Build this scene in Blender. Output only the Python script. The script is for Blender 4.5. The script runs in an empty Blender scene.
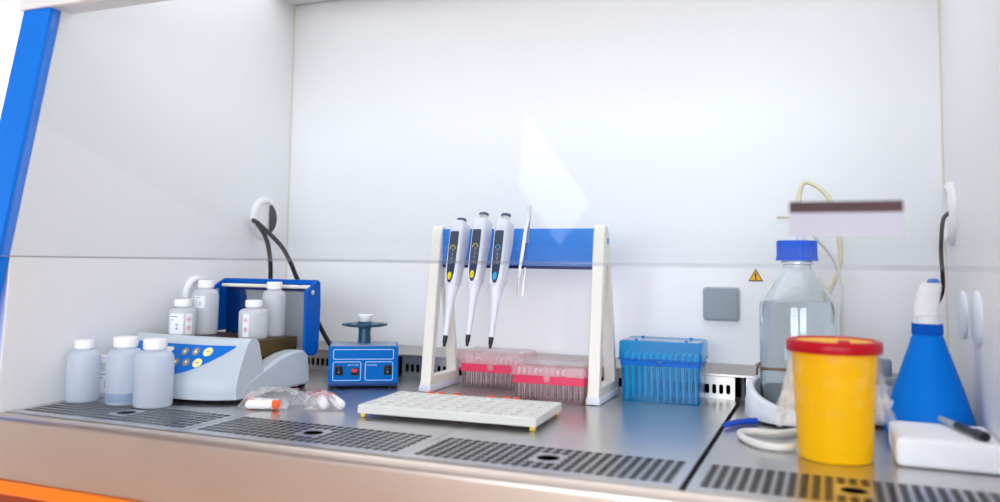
import bpy, bmesh, math, random
from mathutils import Vector, Matrix, noise

random.seed(7)
PI = math.pi
SC = bpy.context.scene
COL = SC.collection
R = math.radians

# ------------------------------------------------------------------ materials
def lin(c):
    return tuple((v / 12.92 if v <= 0.04045 else ((v + 0.055) / 1.055) ** 2.4) for v in c)

def rgb(r, g, b):
    return lin((r / 255, g / 255, b / 255)) + (1.0,)

def base_mat(name):
    m = bpy.data.materials.new(name)
    m.use_nodes = True
    nt = m.node_tree
    p = nt.nodes['Principled BSDF']
    return m, nt, p

def mat(name, col, rough=0.45, metal=0.0, trans=0.0, ior=1.45, alpha=1.0, var=0.03, scale=30.0, bump=0.0, bscale=200.0,
        sss=0.0, coat=0.0, spec=0.5):
    m, nt, p = base_mat(name)
    N, L = nt.nodes, nt.links
    tc = N.new('ShaderNodeTexCoord')
    nz = N.new('ShaderNodeTexNoise'); nz.inputs['Scale'].default_value = scale; nz.inputs['Detail'].default_value = 3
    L.new(tc.outputs['Object'], nz.inputs['Vector'])
    mx = N.new('ShaderNodeMix'); mx.data_type = 'RGBA'
    mx.inputs[6].default_value = tuple(max(0, c * (1 - var)) for c in col[:3]) + (1,)
    mx.inputs[7].default_value = tuple(min(1, c * (1 + var)) for c in col[:3]) + (1,)
    L.new(nz.outputs['Fac'], mx.inputs[0])
    L.new(mx.outputs[2], p.inputs['Base Color'])
    p.inputs['Roughness'].default_value = rough
    p.inputs['Metallic'].default_value = metal
    p.inputs['Transmission Weight'].default_value = trans
    p.inputs['IOR'].default_value = ior
    p.inputs['Alpha'].default_value = alpha
    p.inputs['Specular IOR Level'].default_value = spec
    if sss:
        p.inputs['Subsurface Weight'].default_value = sss
        p.inputs['Subsurface Radius'].default_value = (0.012, 0.012, 0.014)
        p.inputs['Subsurface Scale'].default_value = 1.0
    if coat:
        p.inputs['Coat Weight'].default_value = coat
        p.inputs['Coat Roughness'].default_value = 0.1
    if bump:
        bz = N.new('ShaderNodeTexNoise'); bz.inputs['Scale'].default_value = bscale; bz.inputs['Detail'].default_value = 4
        L.new(tc.outputs['Object'], bz.inputs['Vector'])
        b = N.new('ShaderNodeBump'); b.inputs['Strength'].default_value = bump; b.inputs['Distance'].default_value = 0.002
        L.new(bz.outputs['Fac'], b.inputs['Height']); L.new(b.outputs['Normal'], p.inputs['Normal'])
    return m

def steel(name, col, rough, stretch=(4, 300, 300), bump=0.04, var=0.12):
    m, nt, p = base_mat(name)
    N, L = nt.nodes, nt.links
    tc = N.new('ShaderNodeTexCoord')
    mp = N.new('ShaderNodeMapping'); mp.inputs['Scale'].default_value = stretch
    L.new(tc.outputs['Object'], mp.inputs['Vector'])
    nz = N.new('ShaderNodeTexNoise'); nz.inputs['Scale'].default_value = 3; nz.inputs['Detail'].default_value = 5
    L.new(mp.outputs[0], nz.inputs['Vector'])
    cr = N.new('ShaderNodeMapRange'); cr.inputs[3].default_value = rough * (1 - var); cr.inputs[4].default_value = rough * (1 + var)
    L.new(nz.outputs['Fac'], cr.inputs[0]); L.new(cr.outputs[0], p.inputs['Roughness'])
    n2 = N.new('ShaderNodeTexNoise'); n2.inputs['Scale'].default_value = 7; n2.inputs['Detail'].default_value = 6
    L.new(tc.outputs['Object'], n2.inputs['Vector'])
    mx = N.new('ShaderNodeMix'); mx.data_type = 'RGBA'
    mx.inputs[6].default_value = tuple(c * 0.92 for c in col[:3]) + (1,)
    mx.inputs[7].default_value = tuple(min(1, c * 1.06) for c in col[:3]) + (1,)
    L.new(n2.outputs['Fac'], mx.inputs[0]); L.new(mx.outputs[2], p.inputs['Base Color'])
    p.inputs['Metallic'].default_value = 1.0
    b = N.new('ShaderNodeBump'); b.inputs['Strength'].default_value = bump; b.inputs['Distance'].default_value = 0.001
    L.new(nz.outputs['Fac'], b.inputs['Height']); L.new(b.outputs['Normal'], p.inputs['Normal'])
    return m

def thin(name, col, clear, rough=0.12, body=0.0, ior=1.45, tint=None, patchy=None):
    """thin sheet plastic or pane: clear share passes light, the rest is a diffuse/translucent body; fresnel gloss on top"""
    m = bpy.data.materials.new(name); m.use_nodes = True
    nt = m.node_tree; N, L = nt.nodes, nt.links
    for n in list(N): N.remove(n)
    out = N.new('ShaderNodeOutputMaterial')
    tr = N.new('ShaderNodeBsdfTransparent'); tr.inputs[0].default_value = tint or col
    df = N.new('ShaderNodeBsdfDiffuse'); df.inputs[0].default_value = col
    tl = N.new('ShaderNodeBsdfTranslucent'); tl.inputs[0].default_value = col
    bd = N.new('ShaderNodeMixShader'); bd.inputs[0].default_value = 0.45
    L.new(df.outputs[0], bd.inputs[1]); L.new(tl.outputs[0], bd.inputs[2])
    mx = N.new('ShaderNodeMixShader')
    tc = N.new('ShaderNodeTexCoord'); nz = N.new('ShaderNodeTexNoise'); nz.inputs['Scale'].default_value = 40
    L.new(tc.outputs['Object'], nz.inputs['Vector'])
    mr = N.new('ShaderNodeMapRange'); mr.inputs[3].default_value = max(0, (1 - clear) * 0.9); mr.inputs[4].default_value = min(1, (1 - clear) * 1.1)
    if patchy:                                                  # crumpled film: milky along its creases
        nz.inputs['Scale'].default_value = 38; nz.inputs['Detail'].default_value = 3
        mr.inputs[1].default_value = 0.46; mr.inputs[2].default_value = 0.72
        mr.inputs[3].default_value, mr.inputs[4].default_value = patchy
    L.new(nz.outputs['Fac'], mr.inputs[0]); L.new(mr.outputs[0], mx.inputs[0])
    L.new(tr.outputs[0], mx.inputs[1]); L.new(bd.outputs[0], mx.inputs[2])
    gl = N.new('ShaderNodeBsdfGlossy'); gl.inputs['Roughness'].default_value = rough
    fr = N.new('ShaderNodeFresnel')
    ge = N.new('ShaderNodeNewGeometry')                         # both faces of a thin sheet reflect alike
    io = N.new('ShaderNodeMapRange'); io.inputs[3].default_value = ior; io.inputs[4].default_value = 1 / ior
    L.new(ge.outputs['Backfacing'], io.inputs[0]); L.new(io.outputs[0], fr.inputs[0])
    m2 = N.new('ShaderNodeMixShader'); L.new(fr.outputs[0], m2.inputs[0])
    L.new(mx.outputs[0], m2.inputs[1]); L.new(gl.outputs[0], m2.inputs[2])
    L.new(m2.outputs[0], out.inputs[0])
    return m

def emit(name, col, strength):
    m = bpy.data.materials.new(name); m.use_nodes = True
    nt = m.node_tree; N, L = nt.nodes, nt.links
    for n in list(N): N.remove(n)
    out = N.new('ShaderNodeOutputMaterial'); e = N.new('ShaderNodeEmission')
    e.inputs[0].default_value = col; e.inputs[1].default_value = strength
    L.new(e.outputs[0], out.inputs[0])
    return m

M = dict(
    wall=mat('white_painted_steel', rgb(236, 236, 238), 0.38, var=0.012, scale=4),
    seal=mat('cream_sealant', rgb(222, 214, 192), 0.6),
    blue_frame=mat('blue_paint', rgb(0, 120, 228), 0.4, spec=0.3),
    steel=steel('brushed_steel', rgb(208, 206, 205), 0.29),
    steel_rear=steel('rear_steel', rgb(196, 190, 184), 0.42),
    steel_apron=steel('apron_steel', rgb(214, 202, 192), 0.34, stretch=(2, 60, 120)),
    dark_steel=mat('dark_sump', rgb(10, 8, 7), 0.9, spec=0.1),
    orange=mat('orange_paint', rgb(252, 128, 8), 0.4),
    rust=mat('brown_red_paint', rgb(150, 58, 12), 0.5),
    room=mat('room_paint', rgb(236, 234, 238), 0.8, var=0.02, scale=2),
    roomceil=mat('ceiling_tiles', rgb(140, 142, 148), 0.8, var=0.03, scale=2),
    roomfloor=mat('room_floor', rgb(222, 184, 150), 0.5, var=0.08, scale=3),
    black=mat('black_rubber', rgb(26, 27, 32), 0.45),
    cable=mat('black_cable', rgb(18, 20, 27), 0.45, spec=0.3),
    blackplastic=mat('black_plastic', rgb(18, 18, 20), 0.3),
    white=mat('white_plastic', rgb(240, 240, 242), 0.35),
    cap_white=mat('white_cap', rgb(246, 246, 248), 0.45),
    hdpe=thin('milky_plastic', rgb(236, 243, 251), 0.22, rough=0.4, tint=rgb(240, 246, 253)),
    hdpe_label=thin('clear_milky_plastic', rgb(246, 248, 251), 0.24, rough=0.35, tint=rgb(238, 241, 246)),
    liquid=mat('pale_liquid', rgb(150, 168, 196), 0.3),
    paper=mat('label_paper', rgb(246, 246, 250), 0.6),
    ink=mat('label_ink', rgb(70, 70, 110), 0.6),
    red_ink=mat('red_ink', rgb(226, 70, 80), 0.6),
    device=mat('pale_grey_plastic', rgb(190, 201, 210), 0.35, bump=0.05, bscale=900),
    panel_blue=mat('blue_overlay', rgb(0, 110, 205), 0.4, spec=0.3),
    hood_blue=mat('blue_acrylic', rgb(0, 88, 185), 0.3, spec=0.12),
    hood_tint=thin('tinted_blue_acrylic', rgb(20, 80, 160), 0.25, tint=rgb(40, 100, 190)),
    clear_acrylic=thin('clear_acrylic', rgb(206, 208, 212), 0.62, rough=0.06),
    bronze=mat('brown_anodised_block', rgb(98, 78, 42), 0.42, metal=0.55, var=0.35, scale=25),
    well=mat('dark_wells', rgb(40, 28, 22), 0.5),
    key_grey=mat('taupe_key', rgb(150, 138, 120), 0.5),
    key_yellow=mat('yellow_key', rgb(250, 232, 160), 0.5),
    display=mat('ivory_display', rgb(236, 232, 218), 0.4),
    vortex=mat('vortex_blue', rgb(0, 104, 188), 0.45, spec=0.12, bump=0.05, bscale=700),
    vortex_top=mat('grey_blue_top', rgb(150, 165, 190), 0.3, metal=0.3),
    vortex_low=mat('deep_blue_base', rgb(8, 62, 128), 0.4),
    line=mat('white_print', rgb(190, 224, 250), 0.5),
    teal=mat('dark_teal_plastic', rgb(28, 78, 108), 0.35),
    red=mat('red_button', rgb(235, 18, 18), 0.3),
    ivory=mat('ivory_plastic', rgb(238, 234, 224), 0.38),
    foot=mat('pale_foot', rgb(226, 228, 236), 0.4),
    bar_blue=thin('deep_blue_acrylic', rgb(0, 165, 245), 0.55, rough=0.05, tint=rgb(50, 200, 255)),
    bar_edge=mat('navy_edge', rgb(20, 28, 96), 0.3),
    pip=mat('pipette_white', rgb(228, 230, 240), 0.32),
    navy=mat('navy_panel', rgb(42, 58, 84), 0.3),
    navy_side=mat('navy_side', rgb(52, 72, 110), 0.4),
    chrome=mat('chrome', rgb(228, 225, 222), 0.32, metal=1.0),
    yellow_btn=mat('yellow_button', rgb(226, 208, 20), 0.3),
    cyan_btn=mat('cyan_button', rgb(40, 170, 225), 0.3),
    digit=mat('display_digits', rgb(150, 170, 190), 0.4),
    tip_clear=thin('frosted_clear', rgb(240, 226, 228), 0.84, rough=0.2),
    tip_lid=thin('frosted_pinkish_lid', rgb(255, 240, 242), 0.74, rough=0.2),
    pink=mat('pink_rack', rgb(232, 58, 100), 0.4),
    tipmat=mat('frosted_tip', rgb(240, 234, 236), 0.4),
    tip_blue=mat('tip_in_blue', rgb(236, 240, 244), 0.4),
    box_blue=thin('sky_blue_plastic', rgb(0, 178, 236), 0.72, rough=0.2, tint=rgb(80, 216, 250)),
    box_blue_rim=mat('blue_rim', rgb(0, 108, 205), 0.35, spec=0.2),
    rack=mat('white_foam', rgb(222, 221, 216), 0.55, var=0.03, scale=60),
    yellow_foot=mat('yellow_foot', rgb(236, 206, 90), 0.4),
    orange_cap=mat('orange_cap', rgb(250, 96, 26), 0.4),
    tube=mat('white_tube', rgb(244, 242, 244), 0.4),
    film=thin('clear_film', rgb(255, 252, 255), 0.66, rough=0.15, tint=(1, 1, 1, 1), patchy=(0.26, 0.70)),
    film_tight=thin('bag_film', rgb(255, 255, 255), 0.93, rough=0.15, ior=1.18, tint=(1, 1, 1, 1), patchy=(0.0, 0.16)),
    film_fold=thin('gathered_film', rgb(255, 255, 255), 0.5, rough=0.2, ior=1.3, tint=(1, 1, 1, 1), patchy=(0.30, 0.80)),
    red_line=mat('red_strip', rgb(232, 70, 84), 0.5),
    glass=mat('clear_glass', (0.93, 0.97, 0.98, 1), 0.0, trans=1.0, ior=1.47, var=0.0),
    water=mat('water', (0.90, 0.95, 0.97, 1), 0.0, trans=1.0, ior=1.33, var=0.0),
    cap_blue=mat('blue_cap', rgb(0, 92, 220), 0.4, spec=0.12),
    asp=mat('white_base_plastic', rgb(226, 232, 240), 0.3),
    wire=mat('brown_wire', rgb(150, 118, 86), 0.3, metal=0.8),
    hose_y=mat('yellowish_hose', rgb(240, 232, 200), 0.35, trans=0.2, ior=1.2),
    hose_w=mat('white_hose', rgb(238, 238, 232), 0.35, trans=0.15, ior=1.2),
    hose_b=mat('blue_hose', rgb(10, 72, 196), 0.35),
    grey=mat('mid_grey_plastic', rgb(128, 140, 150), 0.4),
    plate_grey=mat('plate_grey', rgb(140, 150, 158), 0.45),
    plate_rim=mat('plate_rim', rgb(172, 176, 182), 0.4),
    warn=mat('warning_yellow', rgb(250, 182, 16), 0.5),
    warn_edge=mat('warning_border', rgb(70, 44, 16), 0.5),
    bin=mat('yellow_bin', rgb(255, 188, 0), 0.4, spec=0.2, sss=0.0, var=0.03, scale=14),
    bin_lid=mat('red_lid', rgb(186, 4, 30), 0.3, spec=0.3),
    spray=mat('blue_squeeze_bottle', rgb(0, 120, 222), 0.45, spec=0.12, var=0.06, scale=9),
    spray_collar=mat('blue_collar', rgb(0, 92, 196), 0.4, spec=0.12),
    foam=mat('white_foam_block', rgb(245, 247, 252), 0.8, var=0.02, bump=0.2, bscale=120),
    pen=mat('black_pen', rgb(24, 26, 34), 0.35),
    pen_light=mat('grey_pen_end', rgb(160, 170, 182), 0.35),
    sticker=mat('lavender_sticker', rgb(192, 192, 206), 0.7),
    sticker_dark=mat('dark_brown_band', rgb(72, 44, 50), 0.5),
    pane=thin('sash_glass', (0.97, 0.985, 0.99, 1), 0.985, rough=0.0, ior=1.5, tint=(0.97, 0.985, 0.99, 1)),
    gasket=mat('grey_gasket', rgb(170, 172, 182), 0.5),
    window_fill=emit('fill_daylight', (0.86, 0.93, 1.0, 1), 7.2),  # glow of the added windows, fills from the front
)

# ------------------------------------------------------------------ mesh helpers
class MB:
    def __init__(self):
        self.bm = bmesh.new(); self.T = Matrix.Identity(4)

    def v(self, co): return self.bm.verts.new(self.T @ Vector(co))
    def f(self, vs):
        try: return self.bm.faces.new(vs)
        except ValueError: return None

    def box(self, c, s, r=0.0, seg=2, rotz=0.0):
        t = bmesh.new(); bmesh.ops.create_cube(t, size=1.0)
        for q in t.verts: q.co = Vector((q.co.x * s[0], q.co.y * s[1], q.co.z * s[2]))
        if r: bmesh.ops.bevel(t, geom=list(t.edges), offset=min(r, min(s) * 0.49), segments=seg, affect='EDGES', profile=0.5)
        self.add(t, Matrix.Translation(c) @ Matrix.Rotation(rotz, 4, 'Z')); return self

    def add(self, t, mt=Matrix.Identity(4)):
        mp = {}
        for q in t.verts: mp[q] = self.v(mt @ q.co)
        for fc in t.faces: self.f([mp[q] for q in fc.verts])
        t.free()

    def lathe(self, prof, n=32, c=(0, 0, 0), cap=True, wob=None):
        rings = []
        for (r, z) in prof:
            if r < 1e-6:
                rings.append([self.v((c[0], c[1], c[2] + z))])
            else:
                rings.append([self.v((c[0] + r * math.cos(2 * PI * i / n) * (wob(i, n) if wob else 1),
                                      c[1] + r * math.sin(2 * PI * i / n) * (wob(i, n) if wob else 1), c[2] + z)) for i in range(n)])
        self.skin(rings, cap); return self

    def skin(self, rings, cap=True, closed=True):
        for a, b in zip(rings, rings[1:]):
            n = max(len(a), len(b))
            for i in range(n if closed else n - 1):
                j = (i + 1) % n
                if len(a) == 1 and len(b) == 1: continue
                if len(a) == 1: self.f([a[0], b[j], b[i]])
                elif len(b) == 1: self.f([a[i], a[j], b[0]])
                else: self.f([a[i], a[j], b[j], b[i]])
        if cap:
            if len(rings[0]) > 2: self.f(list(reversed(rings[0])))
            if len(rings[-1]) > 2: self.f(rings[-1])

    def tube(self, pts, r, n=10, sub=6, cap=True, smooth=True):
        P = [Vector(p) for p in pts]
        if smooth and len(P) > 2:
            Q = []
            for i in range(len(P) - 1):
                p0 = P[max(i - 1, 0)]; p1 = P[i]; p2 = P[i + 1]; p3 = P[min(i + 2, len(P) - 1)]
                for k in range(sub):
                    t = k / sub
                    Q.append(0.5 * ((2 * p1) + (p2 - p0) * t + (2 * p0 - 5 * p1 + 4 * p2 - p3) * t * t + (3 * p1 - p0 - 3 * p2 + p3) * t ** 3))
            Q.append(P[-1]); P = Q
        rad = r if callable(r) else (lambda t: r)
        up = None; rings = []
        for i, p in enumerate(P):
            d = (P[min(i + 1, len(P) - 1)] - P[max(i - 1, 0)]).normalized()
            if up is None:
                up = Vector((0, 0, 1)) if abs(d.z) < 0.9 else Vector((1, 0, 0))
            s = d.cross(up).normalized(); up = s.cross(d).normalized()
            rr = rad(i / (len(P) - 1))
            rings.append([self.v(p + (s * math.cos(2 * PI * k / n) + up * math.sin(2 * PI * k / n)) * rr) for k in range(n)])
        self.skin(rings, cap); return self

    def ring(self, c, R_, r, n=48, k=10, tilt=None):
        rings = []
        T = tilt or Matrix.Identity(3)
        for i in range(n):
            a = 2 * PI * i / n
            rings.append([self.v(Vector(c) + T @ Vector(((R_ + r * math.cos(2 * PI * j / k)) * math.cos(a),
                                                          (R_ + r * math.cos(2 * PI * j / k)) * math.sin(a), r * math.sin(2 * PI * j / k)))) for j in range(k)])
        rings.append(rings[0]); self.skin(rings, cap=False); return self

    def prism(self, loops, thick, mp):
        """flat outline with holes (loops[0] outer), extruded by thick; mp(u, v, w) -> point"""
        t = bmesh.new(); ed = []
        for lp in loops:
            vs = [t.verts.new((u, v, 0)) for u, v in lp]
            ed += [t.edges.new((vs[i], vs[(i + 1) % len(vs)])) for i in range(len(vs))]
        if len(loops) == 1: t.faces.new(vs)
        else: bmesh.ops.triangle_fill(t, use_beauty=True, use_dissolve=False, edges=ed)
        r = bmesh.ops.extrude_face_region(t, geom=list(t.faces))
        for q in r['geom']:
            if isinstance(q, bmesh.types.BMVert): q.co.z = thick
        vm = {q: self.v(mp(q.co.x, q.co.y, q.co.z)) for q in t.verts}
        for fc in t.faces: self.f([vm[q] for q in fc.verts])
        # keep the back side of the outline
        t.free(); return self

    def build(self, name, m, parent=None, smooth=True, angle=38, recalc=True, bevel=0.0, solid=0.0):
        bm = self.bm
        bmesh.ops.remove_doubles(bm, verts=list(bm.verts), dist=1e-6)
        if recalc: bmesh.ops.recalc_face_normals(bm, faces=list(bm.faces))
        if smooth:
            for fc in bm.faces: fc.smooth = True
            for e in bm.edges:
                if len(e.link_faces) == 2 and e.calc_face_angle(0) > R(angle): e.smooth = False
        me = bpy.data.meshes.new(name); bm.to_mesh(me); bm.free()
        me.materials.append(m)
        o = bpy.data.objects.new(name, me); COL.objects.link(o)
        if parent: o.parent = parent
        if bevel:
            b = o.modifiers.new('edge', 'BEVEL'); b.width = bevel; b.segments = 2; b.limit_method = 'ANGLE'; b.angle_limit = R(40)
        if solid:
            s = o.modifiers.new('wall', 'SOLIDIFY'); s.thickness = solid; s.offset = 0
        return o

def thing(name, label, cat, loc=(0, 0, 0), rotz=0.0, group=None):
    o = bpy.data.objects.new(name, None); COL.objects.link(o)
    o.empty_display_size = 0.02
    o.location = loc; o.rotation_euler = (0, 0, rotz)
    tag(o, label, cat, group); return o

def tag(o, label, cat, group=None):
    o['label'] = label; o['category'] = cat
    if group: o['group'] = group
    return o

def struct(o):
    o['kind'] = 'structure'; return o

def copy_thing(o, loc, label=None, group=None):
    c = o.copy(); COL.objects.link(c); c.location = loc
    if label: c['label'] = label
    if group: c['group'] = group
    for ch in list(o.children):
        d = ch.copy(); COL.objects.link(d); d.parent = c
        for g in list(ch.children):
            e = g.copy(); COL.objects.link(e); e.parent = d
    return c

def text(name, body, size, m, parent, mtx, align='CENTER'):
    cu = bpy.data.curves.new(name, 'FONT'); cu.body = body; cu.size = size; cu.align_x = align; cu.align_y = 'CENTER'; cu.extrude = 0.0001
    cu.materials.append(m)
    c = bpy.data.objects.new('lettering_source', cu); COL.objects.link(c)
    bpy.context.view_layer.update()
    me = bpy.data.meshes.new_from_object(c.evaluated_get(bpy.context.evaluated_depsgraph_get()))
    bpy.data.objects.remove(c); me.materials.clear(); me.materials.append(m)
    o = bpy.data.objects.new(name, me); COL.objects.link(o); o.parent = parent; o.matrix_local = mtx
    return o

def oval(cx, cy, rx, ry, n=20, a0=0): return [(cx + rx * math.cos(a0 + 2 * PI * i / n), cy + ry * math.sin(a0 + 2 * PI * i / n)) for i in range(n)]
def rrect(cx, cy, w, h, r, n=5):
    out = []
    for sx, sy, a in ((1, 1, 0), (-1, 1, PI / 2), (-1, -1, PI), (1, -1, 3 * PI / 2)):
        for k in range(n + 1):
            b = a + k / n * PI / 2
            out.append((cx + sx * (w / 2 - r) + r * math.cos(b), cy + sy * (h / 2 - r) + r * math.sin(b)))
    return out

# ------------------------------------------------------------------ camera
CAM = Vector((0.8815, -1.3299, 0.2076))
right = Vector((0.92737959, 0.37389359, 0.01306426)); up = Vector((0.01537729, -0.07298454, 0.99721452)); fwd = Vector((-0.3738056, 0.9245955, 0.07343384))
cd = bpy.data.cameras.new('camera'); cam = bpy.data.objects.new('camera', cd); COL.objects.link(cam)
cam.matrix_world = Matrix(((right.x, up.x, -fwd.x, CAM.x), (right.y, up.y, -fwd.y, CAM.y), (right.z, up.z, -fwd.z, CAM.z), (0, 0, 0, 1)))
cd.sensor_width = 36.0; cd.sensor_fit = 'HORIZONTAL'; cd.lens = 812.96 / 1000 * 36
cd.shift_y = -(251 - 202.73) / 1000.0
cd.clip_start = 0.02
cd.dof.use_dof = True; cd.dof.focus_distance = 1.27; cd.dof.aperture_fstop = 2.6
SC.camera = cam

# ------------------------------------------------------------------ cabinet shell
XL, XR, YB, ZC = -0.152, 1.046, 0.06, 0.742
slope = 0.058 / 0.35                                       # the sash leans back as it rises
def sash_y(z): return -0.562 + (z - 0.209) * slope

def side_wall(name, x0, x1):
    m = MB()
    out = [(-0.567, -0.10), (YB + 0.02, -0.10), (YB + 0.02, ZC + 0.03), (sash_y(ZC + 0.03) + 0.012, ZC + 0.03), (sash_y(0.209) + 0.012, 0.209), (-0.556, 0.03), (-0.567, 0.0)]
    m.prism([out], x1 - x0, lambda u, v, w: (x0 + w, u, v))
    return struct(m.build(name, M['wall'], bevel=0.0015))
side_wall('wall_left', XL - 0.02, XL)
side_wall('wall_right', XR, XR + 0.02)
struct(MB().box(((XL + XR) / 2, YB + 0.01, 0.32), (XR - XL, 0.02, 0.86)).build('wall_back', M['wall']))
struct(MB().box(((XL + XR) / 2, -0.19, ZC + 0.012), (XR - XL, 0.52, 0.024)).build('ceiling', M['wall']))
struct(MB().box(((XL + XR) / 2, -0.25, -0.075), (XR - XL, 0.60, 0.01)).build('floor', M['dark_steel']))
# sealant beads in the corners
struct(MB().tube([(XL + 0.001, YB - 0.001, 0.04), (XL + 0.001, YB - 0.001, ZC)], 0.0016, smooth=False).build('trim_1', M['seal']))
struct(MB().tube([(XR - 0.001, YB - 0.001, 0.04), (XR - 0.001, YB - 0.001, ZC)], 0.0016, smooth=False).build('trim_2', M['seal']))
struct(MB().box(((XL + XR) / 2, YB - 0.0008, ZC - 0.0012), (XR - XL, 0.0016, 0.0024)).build('trim_3', M['gasket']))
# rear ledge above the slotted plates
m = MB(); m.prism([[(0.0005, 0.034), (0.0005, 0.0375), (0.058, 0.0475), (YB - 0.0005, 0.0475), (YB - 0.0005, 0.042), (0.055, 0.042)]], XR - XL, lambda u, v, w: (XL + w, u, v))
struct(m.build('baseboard_back', M['steel_rear']))
# rounded front lip and apron
prof = [(-0.5475, -0.002)]
for k in range(9):
    a = k / 8 * PI / 2
    prof.append((-0.555 - 0.012 * math.sin(a), -0.0125 + 0.012 * math.cos(a)))
prof += [(-0.567, -0.082), (-0.565, -0.082), (-0.565, -0.014), (-0.5475, -0.0045)]
m = MB(); m.prism([prof], XR - XL + 0.04, lambda u, v, w: (XL - 0.02 + w, u, v))
struct(m.build('trim_4', M['steel_apron']))
m = MB(); m.prism([[(-0.572, -0.0825), (-0.572, -0.098), (-0.568, -0.101), (-0.50, -0.101), (-0.50, -0.0825)]], XR - XL + 0.24, lambda u, v, w: (XL - 0.22 + w, u, v))
struct(m.build('trim_5', M['orange'], bevel=0.002))
struct(MB().box((0.447, -0.52, -0.16), (1.24, 0.08, 0.117)).build('trim_6', M['rust']))
# blue front frame post
def post(name, x0, x1):
    m = MB()
    z0, z1 = 0.02, 0.566
    pts = [(sash_y(z0) - 0.008, z0), (sash_y(z0) + 0.0115, z0), (sash_y(z1) + 0.0115, z1), (sash_y(z1) - 0.008, z1)]
    m.prism([pts], x1 - x0, lambda u, v, w: (x0 + w, u, v))
    return struct(m.build(name, M['blue_frame'], bevel=0.002))
post('trim_7', -0.206, -0.1523)
post('trim_8', 1.0463, 1.10)
# header above the sash
m = MB(); m.prism([[(sash_y(0.566) - 0.012, 0.566), (sash_y(0.566) + 0.03, 0.566), (sash_y(0.80) + 0.03, 0.80), (sash_y(0.80) - 0.012, 0.80)]], 1.32, lambda u, v, w: (-0.213 + w, u, v))
struct(m.build('trim_9', M['wall'], bevel=0.002))
# sliding glass sash, its lower edge at hand height
m = MB(); z0, z1 = 0.2079, 0.566
m.prism([[(sash_y(z0) - 0.003, z0), (sash_y(z0) + 0.003, z0), (sash_y(z1) + 0.003, z1), (sash_y(z1) - 0.003, z1)]], XR - XL - 0.004, lambda u, v, w: (XL + 0.002 + w, u, v))
sash = struct(m.build('window_1', M['pane'], smooth=False))
m = MB(); m.prism([[(sash_y(z0) - 0.0034, z0 - 0.0012), (sash_y(z0) + 0.0034, z0 - 0.0012), (sash_y(z0) + 0.0034, z0 + 0.0004), (sash_y(z0) - 0.0034, z0 + 0.0004)]], XR - XL - 0.004, lambda u, v, w: (XL + 0.002 + w, u, v))
edge = m.build('glass_edge', thin('glass_rim', rgb(190, 192, 200), 0.6), sash, smooth=False)

# paper sticker on the glass
t = thing('sticker', 'lavender label strip with dark brown upper band, stuck on the sash glass', 'sticker', (0.8955, sash_y(0.2495) - 0.0034, 0.2495))
t.rotation_euler = (-math.atan(slope), 0, 0)
MB().box((0, 0, -0.0048), (0.092, 0.0006, 0.0215)).build('label_sheet', M['sticker'], t)
MB().box((0, 0, 0.0110), (0.092, 0.0007, 0.0100)).build('label_band', M['sticker_dark'], t)

# ------------------------------------------------------------------ worktop panels with perforated front and slotted rear plate
NX, NY, PX, PY = 25, 7, 0.0112, 0.0135
def make_panel():
    """one tray: local x -0.15..0.15, y as in the cabinet"""
    ring_n = 16
    w = 0.2985; y0, y1 = -0.547, -0.0015
    gy = -0.4845; gw, gh = NX * PX, NY * PY
    m = MB()
    def cell(cx, cy, hw, hh, r, n=ring_n, sq=True):
        ang = [2 * PI * i / n for i in range(n)]
        O, I, D = [], [], []
        for a in ang:
            c, s = math.cos(a), math.sin(a)
            # square parameterised evenly so that neighbours share their points
            k = max(abs(c), abs(s)); u, v = c / k, s / k
            u = max(-1, min(1, math.tan(math.atan(u)) )); v = max(-1, min(1, v))
            O.append(m.v((cx + u * hw, cy + v * hh, 0)))
            I.append(m.v((cx + c * r[0], cy + s * r[1], 0))); D.append(m.v((cx + c * r[0], cy + s * r[1], -0.0005)))
        for i in range(n):
            j = (i + 1) % n
            m.f([O[i], O[j], I[j], I[i]]); m.f([I[i], I[j], D[j], D[i]])
    for i in range(NX):
        for j in range(NY):
            if abs(i - NX // 2) <= 1 and abs(j - NY // 2) <= 1: continue
            cell((i - NX // 2) * PX, gy + (j - NY // 2) * PY, PX / 2, PY / 2, (0.0050, 0.0059))
    cell(0, gy, PX * 1.5, PY * 1.5, (0.0125, 0.0125), 32)
    X0, X1, Y0, Y1 = -gw / 2, gw / 2, gy - gh / 2, gy + gh / 2
    def q(xa, ya, xb, yb): m.f([m.v((xa, ya, 0)), m.v((xb, ya, 0)), m.v((xb, yb, 0)), m.v((xa, yb, 0))])
    q(-w / 2, y0, w / 2, Y0); q(-w / 2, Y1, w / 2, y1); q(-w / 2, Y0, X0, Y1); q(X1, Y0, w / 2, Y1)
    # turned-down edges
    for (xa, ya, xb, yb) in ((-w / 2, y0, w / 2, y0), (w / 2, y0, w / 2, y1), (w / 2, y1, -w / 2, y1), (-w / 2, y1, -w / 2, y0)):
        m.f([m.v((xa, ya, 0)), m.v((xb, yb, 0)), m.v((xb, yb, -0.02)), m.v((xa, ya, -0.02))])
    return m
def rear_plate():
    m = MB()
    w = 0.288
    slots = [oval(0, 0, 1, 1)]
    loops = [rrect(0, 0.017, w, 0.034, 0.001, 1)]
    k = 26
    for i in range(k):
        loops.append(rrect((i - (k - 1) / 2) * 0.0107, 0.0148, 0.0064, 0.0150, 0.0031, 4))
    m.prism(loops, 0.0015, lambda u, v, ww: (u, -0.0016 + ww, v))
    return m
pm = make_panel()
panel_labels = ['leftmost perforated steel worktop tray, holding the milky bottles',
                'perforated steel worktop tray under the blue vortex mixer and tube bags',
                'perforated steel worktop tray carrying the pipette stand and tip boxes',
                'rightmost perforated steel worktop tray, under the yellow bin']
p0 = thing('worktop_tray', panel_labels[0], 'worktop tray', (0, 0, -0.0005), 0, 'steel worktop trays')
pm.build('tray_plate', M['steel'], p0, smooth=False, recalc=True)
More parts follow.
